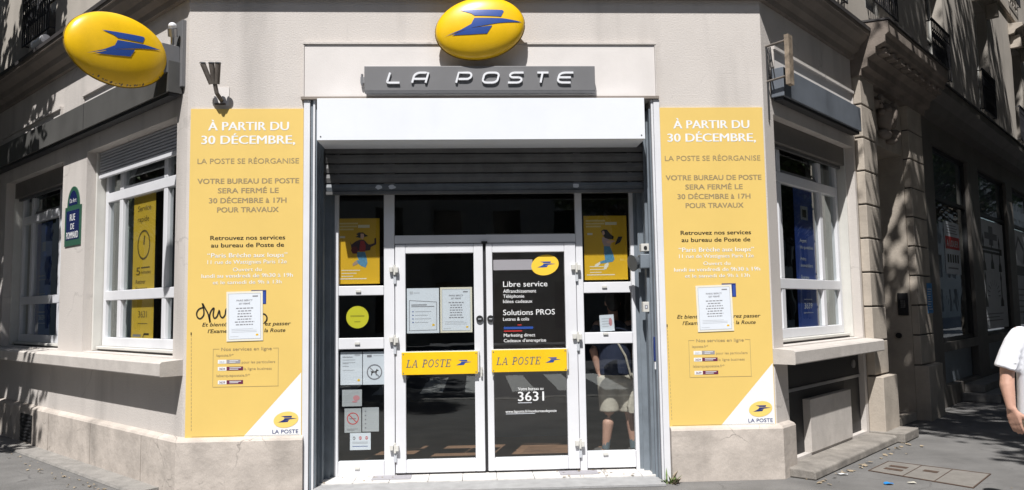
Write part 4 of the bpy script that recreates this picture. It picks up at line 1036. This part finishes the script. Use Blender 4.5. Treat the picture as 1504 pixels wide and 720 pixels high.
# upper facade
UFH = 15
uws = [(6.45, 7.6), (10.2, 11.4), (14.2, 15.4), (18.4, 19.6), (22.5, 23.7)]
m = MB(); hol = []
for a, b in uws:
    for z in (5.35, 8.9, 12.2): hol.append((a, b, z, z+2.45))
hol2 = [(3.35, 4.55, 5.6, 8.0), (3.35, 4.55, 9.0, 11.3)]
m.wall(RF, S0, REND, 5.19, UFH, hol+hol2, .3, upstone)
m.wall(RF, S3+.002, REND, 4.5, 5.189, [], .3, shopP)
m.build('upper_wall', A)
for h in hol+hol2: up_window(RF, *h, A, rail=h[2] < 9.5)
for a, b in uws:
    for z in (7.95, 11.5):
        m = MB(); m.prism(CF, [(.001, z), (.12, z+.02), (.16, z+.1), (.30, z+.16), (.30, z+.24), (.001, z+.28)], -(b+.25), -(a-.25), stone2); 
        for u in (a-.12, b+.02): m.box(RF, u, u+.12, .001, .22, z-.3, z-.002, stone2)
        m.build('window_hood', A, bevel=.01)
for z in (8.45, 11.95): m = MB(); m.box(RF, S0, REND, .001, .06, z, z+.12, stone2); m.build('string_course', A)
# shopfront
shopw = [(6.35, 8.75), (9.6, 12.3), (13.0, 15.7)]
m = MB(); m.wall(RF, S3, 17.5, 0, 4.499, [(a, b, 1.0, 4.2) for a, b in shopw]+[(a, b, .32, .86) for a, b in shopw], .25, shopP)
m.wall(RF, 17.5, REND, 0, 4.499, [(18.3, 20.5, .9, 3.9), (21.5, 24, .9, 3.9)], .25, stone2)
m.build('shopfront', A)
m = MB(); m.prism(CF, [(.001, 4.55), (.15, 4.6), (.2, 4.75), (.34, 4.86), (.34, 4.98), (.001, 5.02)], -REND, -(S3+.13), shopP); m.build('shop_cornice', A)
m = MB(); m.prism(CF, [(.001, 5.022), (.36, 4.99), (.36, 5.02), (.001, 5.06)], -REND, -(S3+.13), leadM); m.build('shop_flashing', A)
for i, (a, b) in enumerate(shopw):
    f = MB(); z0, z1, zt2 = 1.0, 4.2, 3.35
    f.box(RF, a+.002, a+.05, -.14, -.06, z0, z1, darkM); f.box(RF, b-.05, b-.002, -.14, -.06, z0, z1, darkM)
    for zz in (z0+.03, zt2, z1-.03): f.box(RF, a+.051, b-.051, -.14, -.062, zz-.03, zz+.03, darkM)
    w_ = f.build('shop_window', A)
    for zz0, zz1 in ((z0+.06, zt2-.03), (zt2+.03, z1-.06)): p = MB(); p.rect(RF, a+.05, b-.05, zz0, zz1, -.1, G_shop); p.build('pane', w_)
    k = MB(); k.box(RF, a+.052, b-.052, -.135, -.115, zt2+.031, z1-.061, mk('transom_film', (.20, .24, .30), .4, .15, 2, streak=.3)); k.build('transom_panel', w_)
    k = MB(); k.box(RF, a+.002, b-.002, -.16, -.12, .322, .858, shopL); k.build('base_panel', w_)
m = MB(); m.box(RF, S3+.1, 17.4, -2.2, -2.15, .3, 4.2, roomW); m.box(RF, S3+.1, 17.4, -2.15, -.26, .28, .3, roomF); m.box(RF, S3+.1, 17.4, -2.149, -.26, 4.3, 4.35, roomW); m.box(RF, S3+.1, S3+.15, -2.149, -.26, .301, 4.299, roomW); m.build('shop_room', A)
m = MB(); m.box(RF, 7.3, 16.5, .001, .55, .003, .14, granite); m.box(RF, 7.5, 16.3, .001, .3, .141, .27, granite); struct('shop_step', m, bevel=.012)
# small fixtures on the porch
T = thing('intercom', 'dark intercom keypad on the porch reveal', 'intercom', RF(S2, -.16, 1.55))
VF = Fr(RF(S2, 0, 0), RF.N, -RF.U)          # reveal that faces left: u = outward offset, o = toward the doorway
u_, z_ = pt(VF, 1326, 447, .02)
m = MB(); m.box(VF, u_-.07, u_+.07, .001, .02, z_-.16, z_+.16, darkM); m.build('panel', T, bevel=.004)
m = MB()
for i in range(4):
    for j in range(3): m.box(VF, u_-.028+j*.022, u_-.012+j*.022, .0205, .026, z_-.05+i*.028, z_-.03+i*.028, steel)
m.build('keypad', T)
u_, z_ = pt(VF, 1320, 493, .02); m = MB(); m.tube([VF(u_, .001, z_), VF(u_, .03, z_)], .04, darkM, 16); tag(m.build('lock_knob', loc=VF(u_, .02, z_)), 'round black fitting below the porch intercom', 'fitting')
u_, z_ = pt(RF, 1366, 438, .105); m = MB(); m.box(RF, u_-.14, u_+.14, .1015, .104, z_-.22, z_+.22, bluep); lines(m, RF, u_-.11, u_+.11, z_-.18, z_+.15, 9, .014, .1055, wprint); tag(m.build('blue_notice', loc=RF(u_, .1, z_)), 'bright blue notice on the pilaster beside the shopfront', 'notice')
# shop posters
def shop_sheet(label, a, b, z0, z1, o, draw, mat):
    m = MB(); m.box(RF, a, b, o-.002, o, z0, z1, mat); f = Fr(RF((a+b)/2, 0, (z0+z1)/2), RF.U, RF.N); draw(m, f, b-a, z1-z0, o+.0015)
    return tag(m.build('window_poster', loc=RF((a+b)/2, o, z0)), label, 'poster')
def d_louer(m, f, W_, H_, o):
    m.rect(f, -W_*.46, W_*.46, -H_*.02, H_*.22, o, redp); text(m, f, "A LOUER", -W_*.38, W_*.38, H_*.03, H_*.13, o+.0006, wprint, .03)
    for k in range(4): m.rect(f, -W_*.36, W_*(.36-.08*(k % 2)), H_*(.28+.05*k), H_*(.295+.05*k), o, grytxt)
    for k in range(5): m.rect(f, W_*(-.38+.16*k), W_*(-.28+.16*k), -H_*.28, -H_*.12, o, blk)
    m.rect(f, -W_*.36, W_*.3, -H_*.4, -H_*.37, o, grytxt)
shop_sheet('white and red A LOUER sheet in the first shop window', 7.2, 8.25, 2.12, 3.02, -.094, d_louer, paper)
def d_pieces(m, f, W_, H_, o):
    m.rect(f, -W_*.08, W_*.08, H_*.27, H_*.45, o, grytxt); m.rect(f, -W_*.24, W_*.24, H_*.325, H_*.385, o+.0006, grytxt); m.rect(f, -W_*.40, W_*.40, H_*.19, H_*.25, o, blk)
    lines(m, f, -W_*.36, W_*.36, H_*.2, H_*.24, 1, .03, o+.0006, paper)
    def pawn(x, y, s_): m.flat(f, [(x-.5*s_, y), (x+.5*s_, y), (x+.42*s_, y+.35*s_), (x+.16*s_, y+.6*s_), (x+.12*s_, y+1.5*s_), (x+.24*s_, y+1.8*s_), (x, y+2.3*s_), (x-.24*s_, y+1.8*s_), (x-.12*s_, y+1.5*s_), (x-.16*s_, y+.6*s_), (x-.42*s_, y+.35*s_)], o, blk)
    s_ = W_*.13
    for x, y in ((-.3, .03), (0, .05), (.3, .03), (-.3, -.3), (.3, -.3)): pawn(W_*x, H_*y, s_)
    for k in range(10): t = pi*k/9; m.ribbon(f, [(W_*.16*cos(t), -H_*.2+H_*.1*sin(t)), (W_*.26*cos(t), -H_*.2+H_*.15*sin(t))], .02, o, grytxt)
    lines(m, f, -W_*.38, W_*.38, -H_*.44, -H_*.35, 3, .02, o, grytxt)
shop_sheet('tall white poster with a cross and dark piece silhouettes in the second shop window', 9.68, 12.2, 1.1, 3.28, -.095, d_pieces, mk('grey_white_poster', (.68, .70, .73), .6, .04))
def d_cross2(m, f, W_, H_, o):
    m.ribbon(f, [(-W_*.35, H_*.25), (-W_*.15, H_*.42), (W_*.1, H_*.3), (W_*.05, H_*.15)], .09, o, grytxt); m.rect(f, -W_*.42, W_*.3, H_*.02, H_*.12, o, blk); lines(m, f, -W_*.38, W_*.38, -H_*.4, -H_*.1, 5, .03, o, grytxt)
shop_sheet('white poster with dark sign drawing in the farthest shop window', 13.1, 15.6, 1.1, 3.28, -.095, d_cross2, MATS['grey_white_poster'])

# ================================================================== PAVEMENT OBJECTS
def gp(px, py, z=.0):
    d = RR*((px-752)/FPX) - UU*((py-360)/FPX) + fw; t = (z-CAM.z)/d.z; p = CAM+d*t; return Vector((p.x, p.y, z))
T = thing('utility_cover', 'rectangular three-lid utility cover with rusty edges set in the pavement', 'utility cover', (4.3, .1, 0))
c0, c1, c2, c3 = gp(1275, 692), gp(1348, 717), gp(1456, 697), gp(1330, 668)
dv = (c2-c1); dw = Vector((-.707, .707, 0)); dv = Vector((.707, .707, 0)); org = gp(1348, 716)
# cover axes follow the street: long side along the wall
UFx = Fr((3.87, .19, 0), (c2-c1), (c0-c1)); 
A0 = gp(1275, 692); A1 = gp(1430, 718); A2 = gp(1456, 697); A3 = gp(1305, 678)
def bil(a, b): return (A0*(1-a)+A1*a)*(1-b)+(A3*(1-a)+A2*a)*b
fm = MB()
def qd(mb, a0, a1, b0, b1, z, mt):
    P = [bil(a0, b0), bil(a1, b0), bil(a1, b1), bil(a0, b1)]
    vs = [Vector((p.x, p.y, .002)) for p in P]+[Vector((p.x, p.y, z)) for p in P]
    mb.mesh(vs, [(4, 5, 6, 7), (0, 1, 5, 4), (1, 2, 6, 5), (2, 3, 7, 6), (3, 0, 4, 7)], mt)
for a in ((0, 1, 0, .03), (0, 1, .97, 1), (0, .012, .031, .969), (.988, 1, .031, .969), (.345, .353, .031, .969), (.645, .653, .031, .969)): qd(fm, *a, .008, rustE)
fm.build('frame', T)
for i, (a0, a1) in enumerate(((.013, .344), (.354, .644), (.654, .987))):
    l = MB(); qd(l, a0, a1, .032, .968, .006, castM)
    for k in range(2 if i == 0 else 1): qd(l, a0+.08, a1-.07, .55-.25*k, .68-.25*k, .009, rustE) if i < 2 else None
    l.build('lid', T)
m = MB()
def scrap(name, px, py, r_, mat, label, sq=.55):
    c = gp(px, py); m = MB(); n = 9; ring = [Vector((c.x+r_*random.uniform(.7, 1.1)*cos(2*pi*k/n), c.y+r_*sq*random.uniform(.7, 1.1)*sin(2*pi*k/n), .006+random.uniform(0, .012))) for k in range(n)]
    top = [v+Vector((0, 0, .002)) for v in ring]
    m.mesh(top+ring, [tuple(range(n))]+[(k, n+k, n+(k+1) % n, (k+1) % n) for k in range(n)], mat); return tag(m.build(name, loc=c), label, 'litter')
scrap('paper_scrap', 1237, 698, .06, wprint, 'white paper scrap beside the granite step')
scrap('paint_mark', 1305, 712, .045, bluep, 'bright blue scrap on the asphalt near the utility cover', .8)
scrap('paper_scrap', 1340, 711, .045, cream, 'cream paper scrap on the edge of the utility cover')
lf = MB(); rn = random.Random(11)
def leaf(c, s_, mt, zmax=.02):
    a = rn.uniform(0, 2*pi); U = Vector((cos(a), sin(a), 0))*s_; V = Vector((-sin(a), cos(a), 0))*s_*.5
    z = [rn.uniform(.004, zmax) for _ in range(6)]
    P = [c-U, c-U*.3-V, c+U*.4-V*.8, c+U, c+U*.4+V*.8, c-U*.3+V]
    lf.mesh([p+Vector((0, 0, zz)) for p, zz in zip(P, z)], [(0, 1, 5), (1, 2, 4, 5), (2, 3, 4)], mt)
for k in range(34):
    t = rn.random(); b = RF(-.1+2.9*rn.random(), .36+abs(rn.gauss(0, .10)), 0); leaf(b, rn.uniform(.012, .05), leafD)
for k in range(36): leaf(Vector((rn.choice((-1.3, -1.05, .95, 1.25, 1.45))+rn.gauss(0, .12), .12+rn.random()*.28, .031)), rn.uniform(.008, .025), leafD, .012)
for k in range(40): leaf(Vector((rn.uniform(-4, 9), rn.uniform(-2.5, .0), .0)), rn.uniform(.008, .022), leafD, .01)
for k in range(50): b = LF(-rn.uniform(.2, 4), .36+abs(rn.gauss(0, .12)), 0); leaf(b, rn.uniform(.008, .03), leafD)
lo = lf.build('leaf_litter'); lo['kind'] = 'stuff'
# weeds
wd_ = MB(); rn = random.Random(4)
for k in range(30):
    c = Vector((1.80+rn.gauss(0, .05), -.12+rn.gauss(0, .03), .0)); a = rn.uniform(0, 2*pi); h = rn.uniform(.03, .05+.11*rn.random()); l = rn.uniform(.02, .09)
    d = Vector((cos(a), sin(a), 0)); s1 = Vector((-sin(a), cos(a), 0))*rn.uniform(.005, .012)
    P = [c-s1, c+s1, c+d*l*.4+Vector((0, 0, h*.6))+s1*1.3, c+d*l*.4+Vector((0, 0, h*.6))-s1*1.3, c+d*l+Vector((0, 0, h))]
    wd_.mesh(P, [(0, 1, 2, 3), (3, 2, 4)], weedM if rn.random() < .8 else leafD)
wo = tag(wd_.build('weed', loc=(1.8, -.12, 0)), 'small green weed growing at the foot of the right entrance jamb', 'plant')

# ================================================================== PEOPLE
def remesh(name, mb, vox, parent, mat, loc, smooth=2, cut=None):
    o = mb.build('tmp', loc=(0, 0, 0)); 
    r = o.modifiers.new('r', 'REMESH'); r.mode = 'VOXEL'; r.voxel_size = vox; r.use_smooth_shade = True
    s = o.modifiers.new('s', 'SMOOTH'); s.iterations = smooth; s.factor = .5
    bpy.context.view_layer.update()
    dg_ = bpy.context.evaluated_depsgraph_get(); me = bpy.data.meshes.new_from_object(o.evaluated_get(dg_))
    bpy.data.objects.remove(o)
    base = WL(parent) if parent else Vector(loc)
    me.transform(Matrix.Translation(-base)); me.materials.clear(); me.materials.append(mat); me.name = name
    for p in me.polygons: p.use_smooth = True; p.material_index = 0
    ob = bpy.data.objects.new(name, me); col.objects.link(ob)
    if parent: ob.parent = parent
    else: ob.location = base
    return ob
def limb(mb, pts, rs, n=14):
    mb.tube(pts, rs, skin, n)
    for p, r in zip(pts, rs): mb.ell(p, r, r, r, skin, 14, 8)
def torso(mb, rings):
    """rings: (centre, rx, ry) from bottom to top"""
    n = 24; vs = []; fs = []
    for c, rx, ry in rings:
        for k in range(n): t = 2*pi*k/n; vs.append(Vector(c)+Vector((rx*cos(t), ry*sin(t), 0)))
    for i in range(len(rings)-1):
        for k in range(n): fs.append((i*n+k, i*n+(k+1) % n, (i+1)*n+(k+1) % n, (i+1)*n+k))
    fs.append(tuple(range(n))[::-1]); fs.append(tuple(range((len(rings)-1)*n, len(rings)*n)))
    mb.mesh(vs, fs, skin)
def head(mb, c, face):
    """c = centre of the head, face = unit horizontal direction it looks to"""
    rt = Matrix.Rotation(math.atan2(face.y, face.x)+pi/2, 3, 'Z')     # local -y -> face
    def P(x, y, z): return Vector(c)+rt @ Vector((x, y, z))
    mb.ell(P(0, .01, .02), .075, .095, .105, skin, 20, 14, rt); mb.ell(P(0, -.015, -.05), .058, .07, .075, skin, 18, 12, rt)
    mb.ell(P(0, -.098, -.02), .014, .022, .022, skin, 10, 8, rt); mb.ell(P(0, -.09, .005), .010, .014, .03, skin, 10, 8, rt)
    for s_ in (-1, 1): mb.ell(P(s_*.078, .01, -.005), .012, .02, .032, skin, 10, 8, rt)
    mb.ell(P(0, -.075, -.066), .026, .012, .009, skin, 10, 6, rt); mb.ell(P(0, -.066, -.10), .024, .02, .018, skin, 10, 6, rt)
    return P
def hand(mb, wrist, d, palm_n, thumb_d, s_=1., curl=.35):
    """wrist point, hand direction, palm normal (side the fingers curl to), thumb side direction"""
    d = d.normalized(); t = (thumb_d-d*thumb_d.dot(d)).normalized(); n = palm_n-d*palm_n.dot(d); n = (n-t*n.dot(t)).normalized()
    for k, off in enumerate((.030, .010, -.010, -.028)):
        limb(mb, [wrist+t*off*.6*s_, wrist+d*.05*s_+t*off*s_, wrist+d*.092*s_+t*off*1.08*s_], [.017*s_, .0165*s_, .0125*s_], 10)
        Ls = (.072, .08, .075, .058)[k]*s_; p = wrist+d*.092*s_+t*off*1.08*s_; dd = d.copy(); pts = [p]; rs = [.0105*s_]
        for j, fr_ in enumerate((.45, .3, .25)):
            a = curl*(.5+.35*j); dd = (dd*cos(a)+n*sin(a)).normalized() if j else (d*cos(curl*.5)+n*sin(curl*.5)).normalized()
            p = p+dd*Ls*fr_; pts.append(p); rs.append((.0098-.0012*j)*s_)
        limb(mb, pts, rs, 10)
    a = wrist+d*.018*s_+t*.018*s_; b = wrist+d*.055*s_+t*.052*s_+n*.018*s_; c = wrist+d*.085*s_+t*.056*s_+n*.03*s_; e = wrist+d*.108*s_+t*.05*s_+n*.036*s_
    limb(mb, [a, b, c, e], [.018*s_, .0135*s_, .0115*s_, .009*s_], 10)
V = Vector
def pedestrian():
    X, Y = 4.235, -1.8
    T = thing('person', 'man in a white short-sleeved shirt walking past the shop on the right', 'person', (X, Y, 0))
    b = MB(); F_ = V((-.15, -1, 0)).normalized()
    P = lambda x, y, z: V((X+x, Y+y, z))
    # legs (right leg is at -x): a walking stride towards the camera
    limb(b, [P(-.09, 0, .90), P(-.10, -.10, .50), P(-.10, -.16, .09)], [.088, .06, .04]); limb(b, [P(.09, 0, .90), P(.10, .04, .49), P(.10, .22, .10)], [.088, .06, .04])
    limb(b, [P(-.10, -.14, .05), P(-.10, -.34, .035)], [.042, .032]); limb(b, [P(.10, .23, .06), P(.10, .05, .035)], [.042, .032])
    torso(b, [(P(0, 0, .84), .15, .11), (P(0, 0, .95), .165, .12), (P(0, 0, 1.1), .155, .115), (P(0, .0, 1.25), .165, .115), (P(0, .0, 1.37), .17, .10), (P(0, .01, 1.45), .10, .07)])
    limb(b, [P(0, .01, 1.42), P(0, 0, 1.53)], [.062, .055]); head(b, P(0, -.02, 1.64), F_)
    # arms
    limb(b, [P(-.165, .01, 1.40), P(-.235, .02, 1.27), P(-.262, .03, 1.13), P(-.285, .01, 1.03), P(-.30, -.04, .87)], [.062, .054, .050, .050, .031])
    hand(b, P(-.30, -.042, .862), V((.16, -.10, -1)), V((.95, .25, .1)), V((.45, -1, -.1)), 1.10, .22)
    limb(b, [P(.165, .01, 1.40), P(.24, .04, 1.26), P(.27, .07, 1.12), P(.28, .03, 1.0), P(.28, -.04, .88)], [.062, .052, .045, .044, .029])
    hand(b, P(.28, -.042, .875), V((-.05, -.1, -1)), V((-.95, .15, .1)), V((-.35, -1, -.1)), 1.06, .34)
    remesh('body', b, .007, T, skin, None, 3)
    s = MB()
    torso(s, [(P(0, 0, .80), .205, .145), (P(0, 0, .81), .207, .147), (P(0, 0, .95), .198, .145), (P(0, 0, 1.1), .19, .142), (P(0, 0, 1.25), .198, .138), (P(0, 0, 1.36), .20, .118), (P(0, .01, 1.44), .13, .085), (P(0, .01, 1.475), .08, .07)])
    for k in (-1, 1):
        s.tube([P(k*.15, .01, 1.395), P(k*.20, .012, 1.335), P(k*.235, .02, 1.26), P(k*.272, .03, 1.15)], [.078, .077, .077, .082], skin, 18); s.ell(P(k*.155, .01, 1.395), .075, .075, .07, skin, 16, 10)
        for j in range(4): s.tube([P(k*(.19+.014*j), -.062, 1.36-.05*j), P(k*(.235+.012*j), -.058, 1.30-.05*j), P(k*(.275+.006*j), -.03, 1.27-.04*j)], [.008, .014, .008], skin, 8)
    for k in range(9):
        a_ = -2.7+.27*k; r1 = .192; s.tube([P(r1*cos(a_), .14*sin(a_), .82), P(1.01*r1*cos(a_+.05), .142*sin(a_+.05), 1.0), P(.97*r1*cos(a_+.16), .137*sin(a_+.16), 1.16)], [.010, .013, .006], skin, 8)
    remesh('shirt', s, .010, T, shirtM, None, 4)
    c = MB()
    for k in (-1, 1): c.prism(Fr(P(0, -.085, 1.445), V((1, 0, 0)), V((0, -1, .35))), [(k*.005, -.02), (k*.075, -.045), (k*.085, .02), (k*.03, .045)], 0, .012, shirtM)
    c.build('collar', T)
    t = MB()
    torso(t, [(P(0, 0, .80), .178, .128), (P(0, 0, .95), .172, .126), (P(0, 0, 1.0), .168, .122)])
    limb(t, [P(-.09, 0, .86), P(-.10, -.10, .50), P(-.10, -.155, .12)], [.108, .088, .078]); limb(t, [P(.09, 0, .86), P(.10, .04, .49), P(.10, .215, .13)], [.108, .088, .078])
    remesh('trousers', t, .012, T, beige, None, 3)
    h = MB(); hd = P(0, -.02, 1.64); h.ell(hd+V((.006, .04, .045)), .083, .088, .095, skin, 18, 12); remesh('hair', h, .01, T, mk('grey_hair', (.25, .24, .23), .7, .2, 60), None, 1)
    f = MB()
    for k, y in ((-.10, -.2), (.10, .17)): f.ell(P(k, y-.03, .045), .05, .145, .045, skin, 16, 10)
    remesh('shoes', f, .01, T, shoeM, None, 1)
pedestrian()
def customer():
    X, Y = 1.50, .90
    T = thing('person', 'man in navy shirt and beige shorts standing inside behind the right side pane', 'person', (X, Y, .072))
    P = lambda x, y, z: V((X+x*.95, Y+y*.95, z*.965+.072))
    b = MB()
    # seen from behind, weight on both legs, feet apart
    limb(b, [P(-.10, 0, .90), P(-.075, .0, .50), P(-.09, .0, .36), P(-.125, 0, .08)], [.09, .06, .062, .037]); limb(b, [P(.10, 0, .90), P(.16, .03, .50), P(.185, .03, .36), P(.20, .02, .08)], [.09, .06, .062, .037])
    limb(b, [P(-.13, 0, .05), P(-.20, .10, .035)], [.042, .032]); limb(b, [P(.20, .03, .05), P(.20, .18, .035)], [.042, .032])
    torso(b, [(P(0, 0, .84), .155, .11), (P(0, 0, .95), .165, .12), (P(0, 0, 1.1), .16, .115), (P(0, .0, 1.28), .18, .12), (P(0, .0, 1.4), .17, .10), (P(0, 0, 1.48), .10, .07)])
    limb(b, [P(0, 0, 1.45), P(0, .02, 1.58)], [.06, .055]); head(b, P(0, .03, 1.69), V((0, 1, 0)))
    limb(b, [P(-.18, 0, 1.43), P(-.24, -.02, 1.16), P(-.185, -.02, .92)], [.06, .045, .03]); hand(b, P(-.183, -.02, .915), V((.25, .05, -1)), V((1, .3, 0)), V((.2, 1, 0)), 1.05, .5)
    limb(b, [P(.18, 0, 1.43), P(.25, .05, 1.16), P(.20, .22, 1.05)], [.06, .045, .03]); hand(b, P(.198, .226, 1.048), V((-.2, 1, 0)), V((-.4, 0, -1)), V((-1, 0, .3)), 1.05, .5)
    remesh('body', b, .009, T, skin, None, 3)
    s = MB(); torso(s, [(P(0, 0, .89), .185, .14), (P(0, 0, 1.05), .18, .138), (P(0, 0, 1.28), .205, .14), (P(0, 0, 1.40), .19, .115), (P(0, 0, 1.49), .09, .075)])
    for k in (-1, 1): s.tube([P(k*.15, 0, 1.42), P(k*.25, -.01, 1.22)], [.085, .08], skin, 16)
    remesh('shirt', s, .012, T, navyC, None, 3)
    t = MB(); torso(t, [(P(0, 0, .80), .18, .13), (P(0, 0, .92), .178, .132), (P(0, 0, .97), .172, .128)])
    t.tube([P(-.09, 0, .88), P(-.08, 0, .66), P(-.075, 0, .49)], [.112, .107, .108], skin, 18); t.tube([P(.09, 0, .88), P(.145, .02, .66), P(.16, .025, .49)], [.112, .107, .108], skin, 18)
    remesh('shorts', t, .011, T, beige, None, 3)
    h = MB(); h.ell(P(0, .0, 1.725), .088, .095, .10, skin, 18, 12); h.ell(P(0, -.03, 1.67), .075, .065, .08, skin); remesh('hair', h, .012, T, hairM, None, 1)
    k = MB(); k.tube([P(-.105, 0, .21), P(-.125, 0, .07)], [.046, .043], skin); k.tube([P(.192, .025, .21), P(.20, .02, .07)], [.046, .043], skin); remesh('socks', k, .01, T, sockM, None, 1)
    f = MB(); f.ell(P(-.165, .05, .04), .05, .13, .045, skin, 16, 10, Matrix.Rotation(R(35), 3, 'Z')); f.ell(P(.20, .08, .04), .05, .14, .045, skin, 16, 10); remesh('shoes', f, .01, T, shoeM, None, 1)
    bg = MB(); bg.prism(Fr(P(.235, -.1, .48), V((1, 0, 0)), V((0, -1, 0))), [(-.11, 0), (.11, 0), (.13, .06), (.10, .28), (.05, .30), (-.06, .29), (-.12, .07)], -.06, .06, beige)
    bo = tag(bg.build('shoulder_bag', loc=P(.235, -.1, .48), bevel=.02), 'beige cloth bag hanging at the hip of the man inside', 'bag')
    st = MB(); st.tube([P(.19, -.1, .77), P(.10, -.14, 1.1), P(-.05, -.14, 1.36), P(-.10, -.02, 1.5)], .012, beige, 6); st.build('strap', bo)
customer()

# ================================================================== TREES (outside the frame, shading the wings)
def tree_proto(name, label, seed, h0, h1, r_, group, ncl=95, full=.6):
    rn = random.Random(seed); T = thing(name, label, 'tree', (0, 0, 0), group)
    tk = MB(); tk.tube([(0, 0, 0), (.04, .02, 1.5), (0, .05, 3.2), (.05, 0, h0+.3), (0, 0, (h0+h1)/2), (.05, 0, h1-.8)], [.24, .17, .15, .13, .09, .03], barkM, 10)
    cl = []
    for k in range(ncl):
        a = rn.uniform(0, 2*pi); f = rn.random()**.9; zz = h0+.4+(h1-h0-.9)*f
        rad = r_*(.55+.45*sin(pi*min(1, f*1.5+.15)) if f < .45 else 1-full*(f-.45)/.55)*(.3+.7*sqrt(rn.random()))
        c = V((rad*cos(a), rad*sin(a), zz)); cl.append((c, rn.uniform(.45, .9)))
        z0 = max(h0-.6, zz-.9-rad*.35); tk.tube([(0, 0, z0), (c.x*.5, c.y*.5, (z0+zz)/2+.1), c], [.05, .03, .012], barkM, 5)
    tk.build('trunk', T)
    cr = MB()
    for c, s in cl:
        for k in range(130):
            d = V((rn.gauss(0, 1), rn.gauss(0, 1), rn.gauss(0, .8))); d = d.normalized()*s*rn.random()**.45; p = c+d
            n = V((rn.gauss(0, 1), rn.gauss(0, 1), rn.gauss(.6, 1))).normalized(); u = n.cross(V((rn.random(), rn.random(), .3))).normalized(); v = n.cross(u); z = rn.uniform(.07, .15)
            cr.mesh([p-u*z, p-v*z*.6, p+u*z, p+v*z*.6], [(0, 1, 2, 3)], leafM)
    cr.build('crown', T)
    return T
t1 = tree_proto('street_tree', 'street tree with open leafy crown on the right pavement nearest the crossing', 5, 5.4, 17, 3.5, 'street trees', 150, .3)
t1.location = (7.35, -3.35, 0)
t2 = tree_proto('street_tree', 'street tree with dense crown on the left pavement', 9, 4.6, 10.6, 3.1, 'street trees')
t2.location = (-8.8, 1.0, 0)
ords = ('second', 'third', 'fourth', 'fifth', 'sixth', 'seventh')
spots = [(t1, 7.0+3.9*(k+1), -3.2+3.9*(k+1), 1.1*k+.7, ords[k]+' street tree from the crossing along the right street') for k in range(6)]
spots += [(t1 if k % 2 else t2, 14.5+4.6*k, -7.5+4.6*k, 1.7*k+.3, ('first', *ords)[k]+' street tree on the far pavement of the right street') for k in range(6)]
spots += [(t2, -12.2, 4.4, 1.7, 'second street tree along the left street'), (t2, -16.0, 8.2, 3.7, 'third street tree along the left street'), (t2, -19.8, 12.0, 5.7, 'fourth street tree along the left street')]
spots += [(t2 if k % 2 else t1, -13.5-4.6*k, -6.0+4.6*k, 2.1*k+.5, ('first', *ords)[k]+' street tree on the far pavement of the left street') for k in range(5)]
spots += [(t1, -5.5, -16, .6, 'street tree across the crossing to the left'), (t2, 5.2, -17, 2.6, 'street tree across the crossing to the right')]
for src, x, y, rz, lb in spots:
    c = copy_tree(src); c.location = (x, y, 0); c.rotation_euler.z = rz; c['label'] = lb

# ================================================================== BUILDINGS ACROSS THE STREET (seen only in the glass)
def facing(label, O, U, L, h):
    U = Vector(U).normalized(); fr = Fr(O, U, U.cross(Vector((0, 0, 1)))); T = thing('facing_building', label, 'building', Vector(O)+U*(L/2), 'buildings across the street')
    hol = []; u = 1.2
    while u < L-1.6:
        z = .6
        while z < h-3: hol.append((u, u+1.3, z, z+2.3)); z += 3.5
        u += 2.9
    m = MB(); m.wall(fr, 0, L, 0, h, hol, .3, facM); m.build('wall', T)
    m = MB(); m.rect(fr, .1, L-.1, .1, h-.1, -.28, winD); m.build('window_glass', T)
    m = MB(); m.prism(Fr(O, fr.N, -U), [(.5, h), (.5, h+.3), (0, h+.4), (-1.5, h+3), (-10, h+3.2), (-10, h)], -L, 0, zinc); m.build('roof', T)
facing('stone building with grey roof facing the post office across the crossing', (-2, -27, 0), (-1, 0, 0), 18, 15)
facing('taller stone building facing the post office right of the crossing', (18, -29, 0), (-1, 0, 0), 24, 17)
facing('long stone building across the left street', LF(-2, 17, 0), -LF.U, 120, 19)
facing('long stone building across the right street', RF(152, 17, 0), -RF.U, 150, 21)
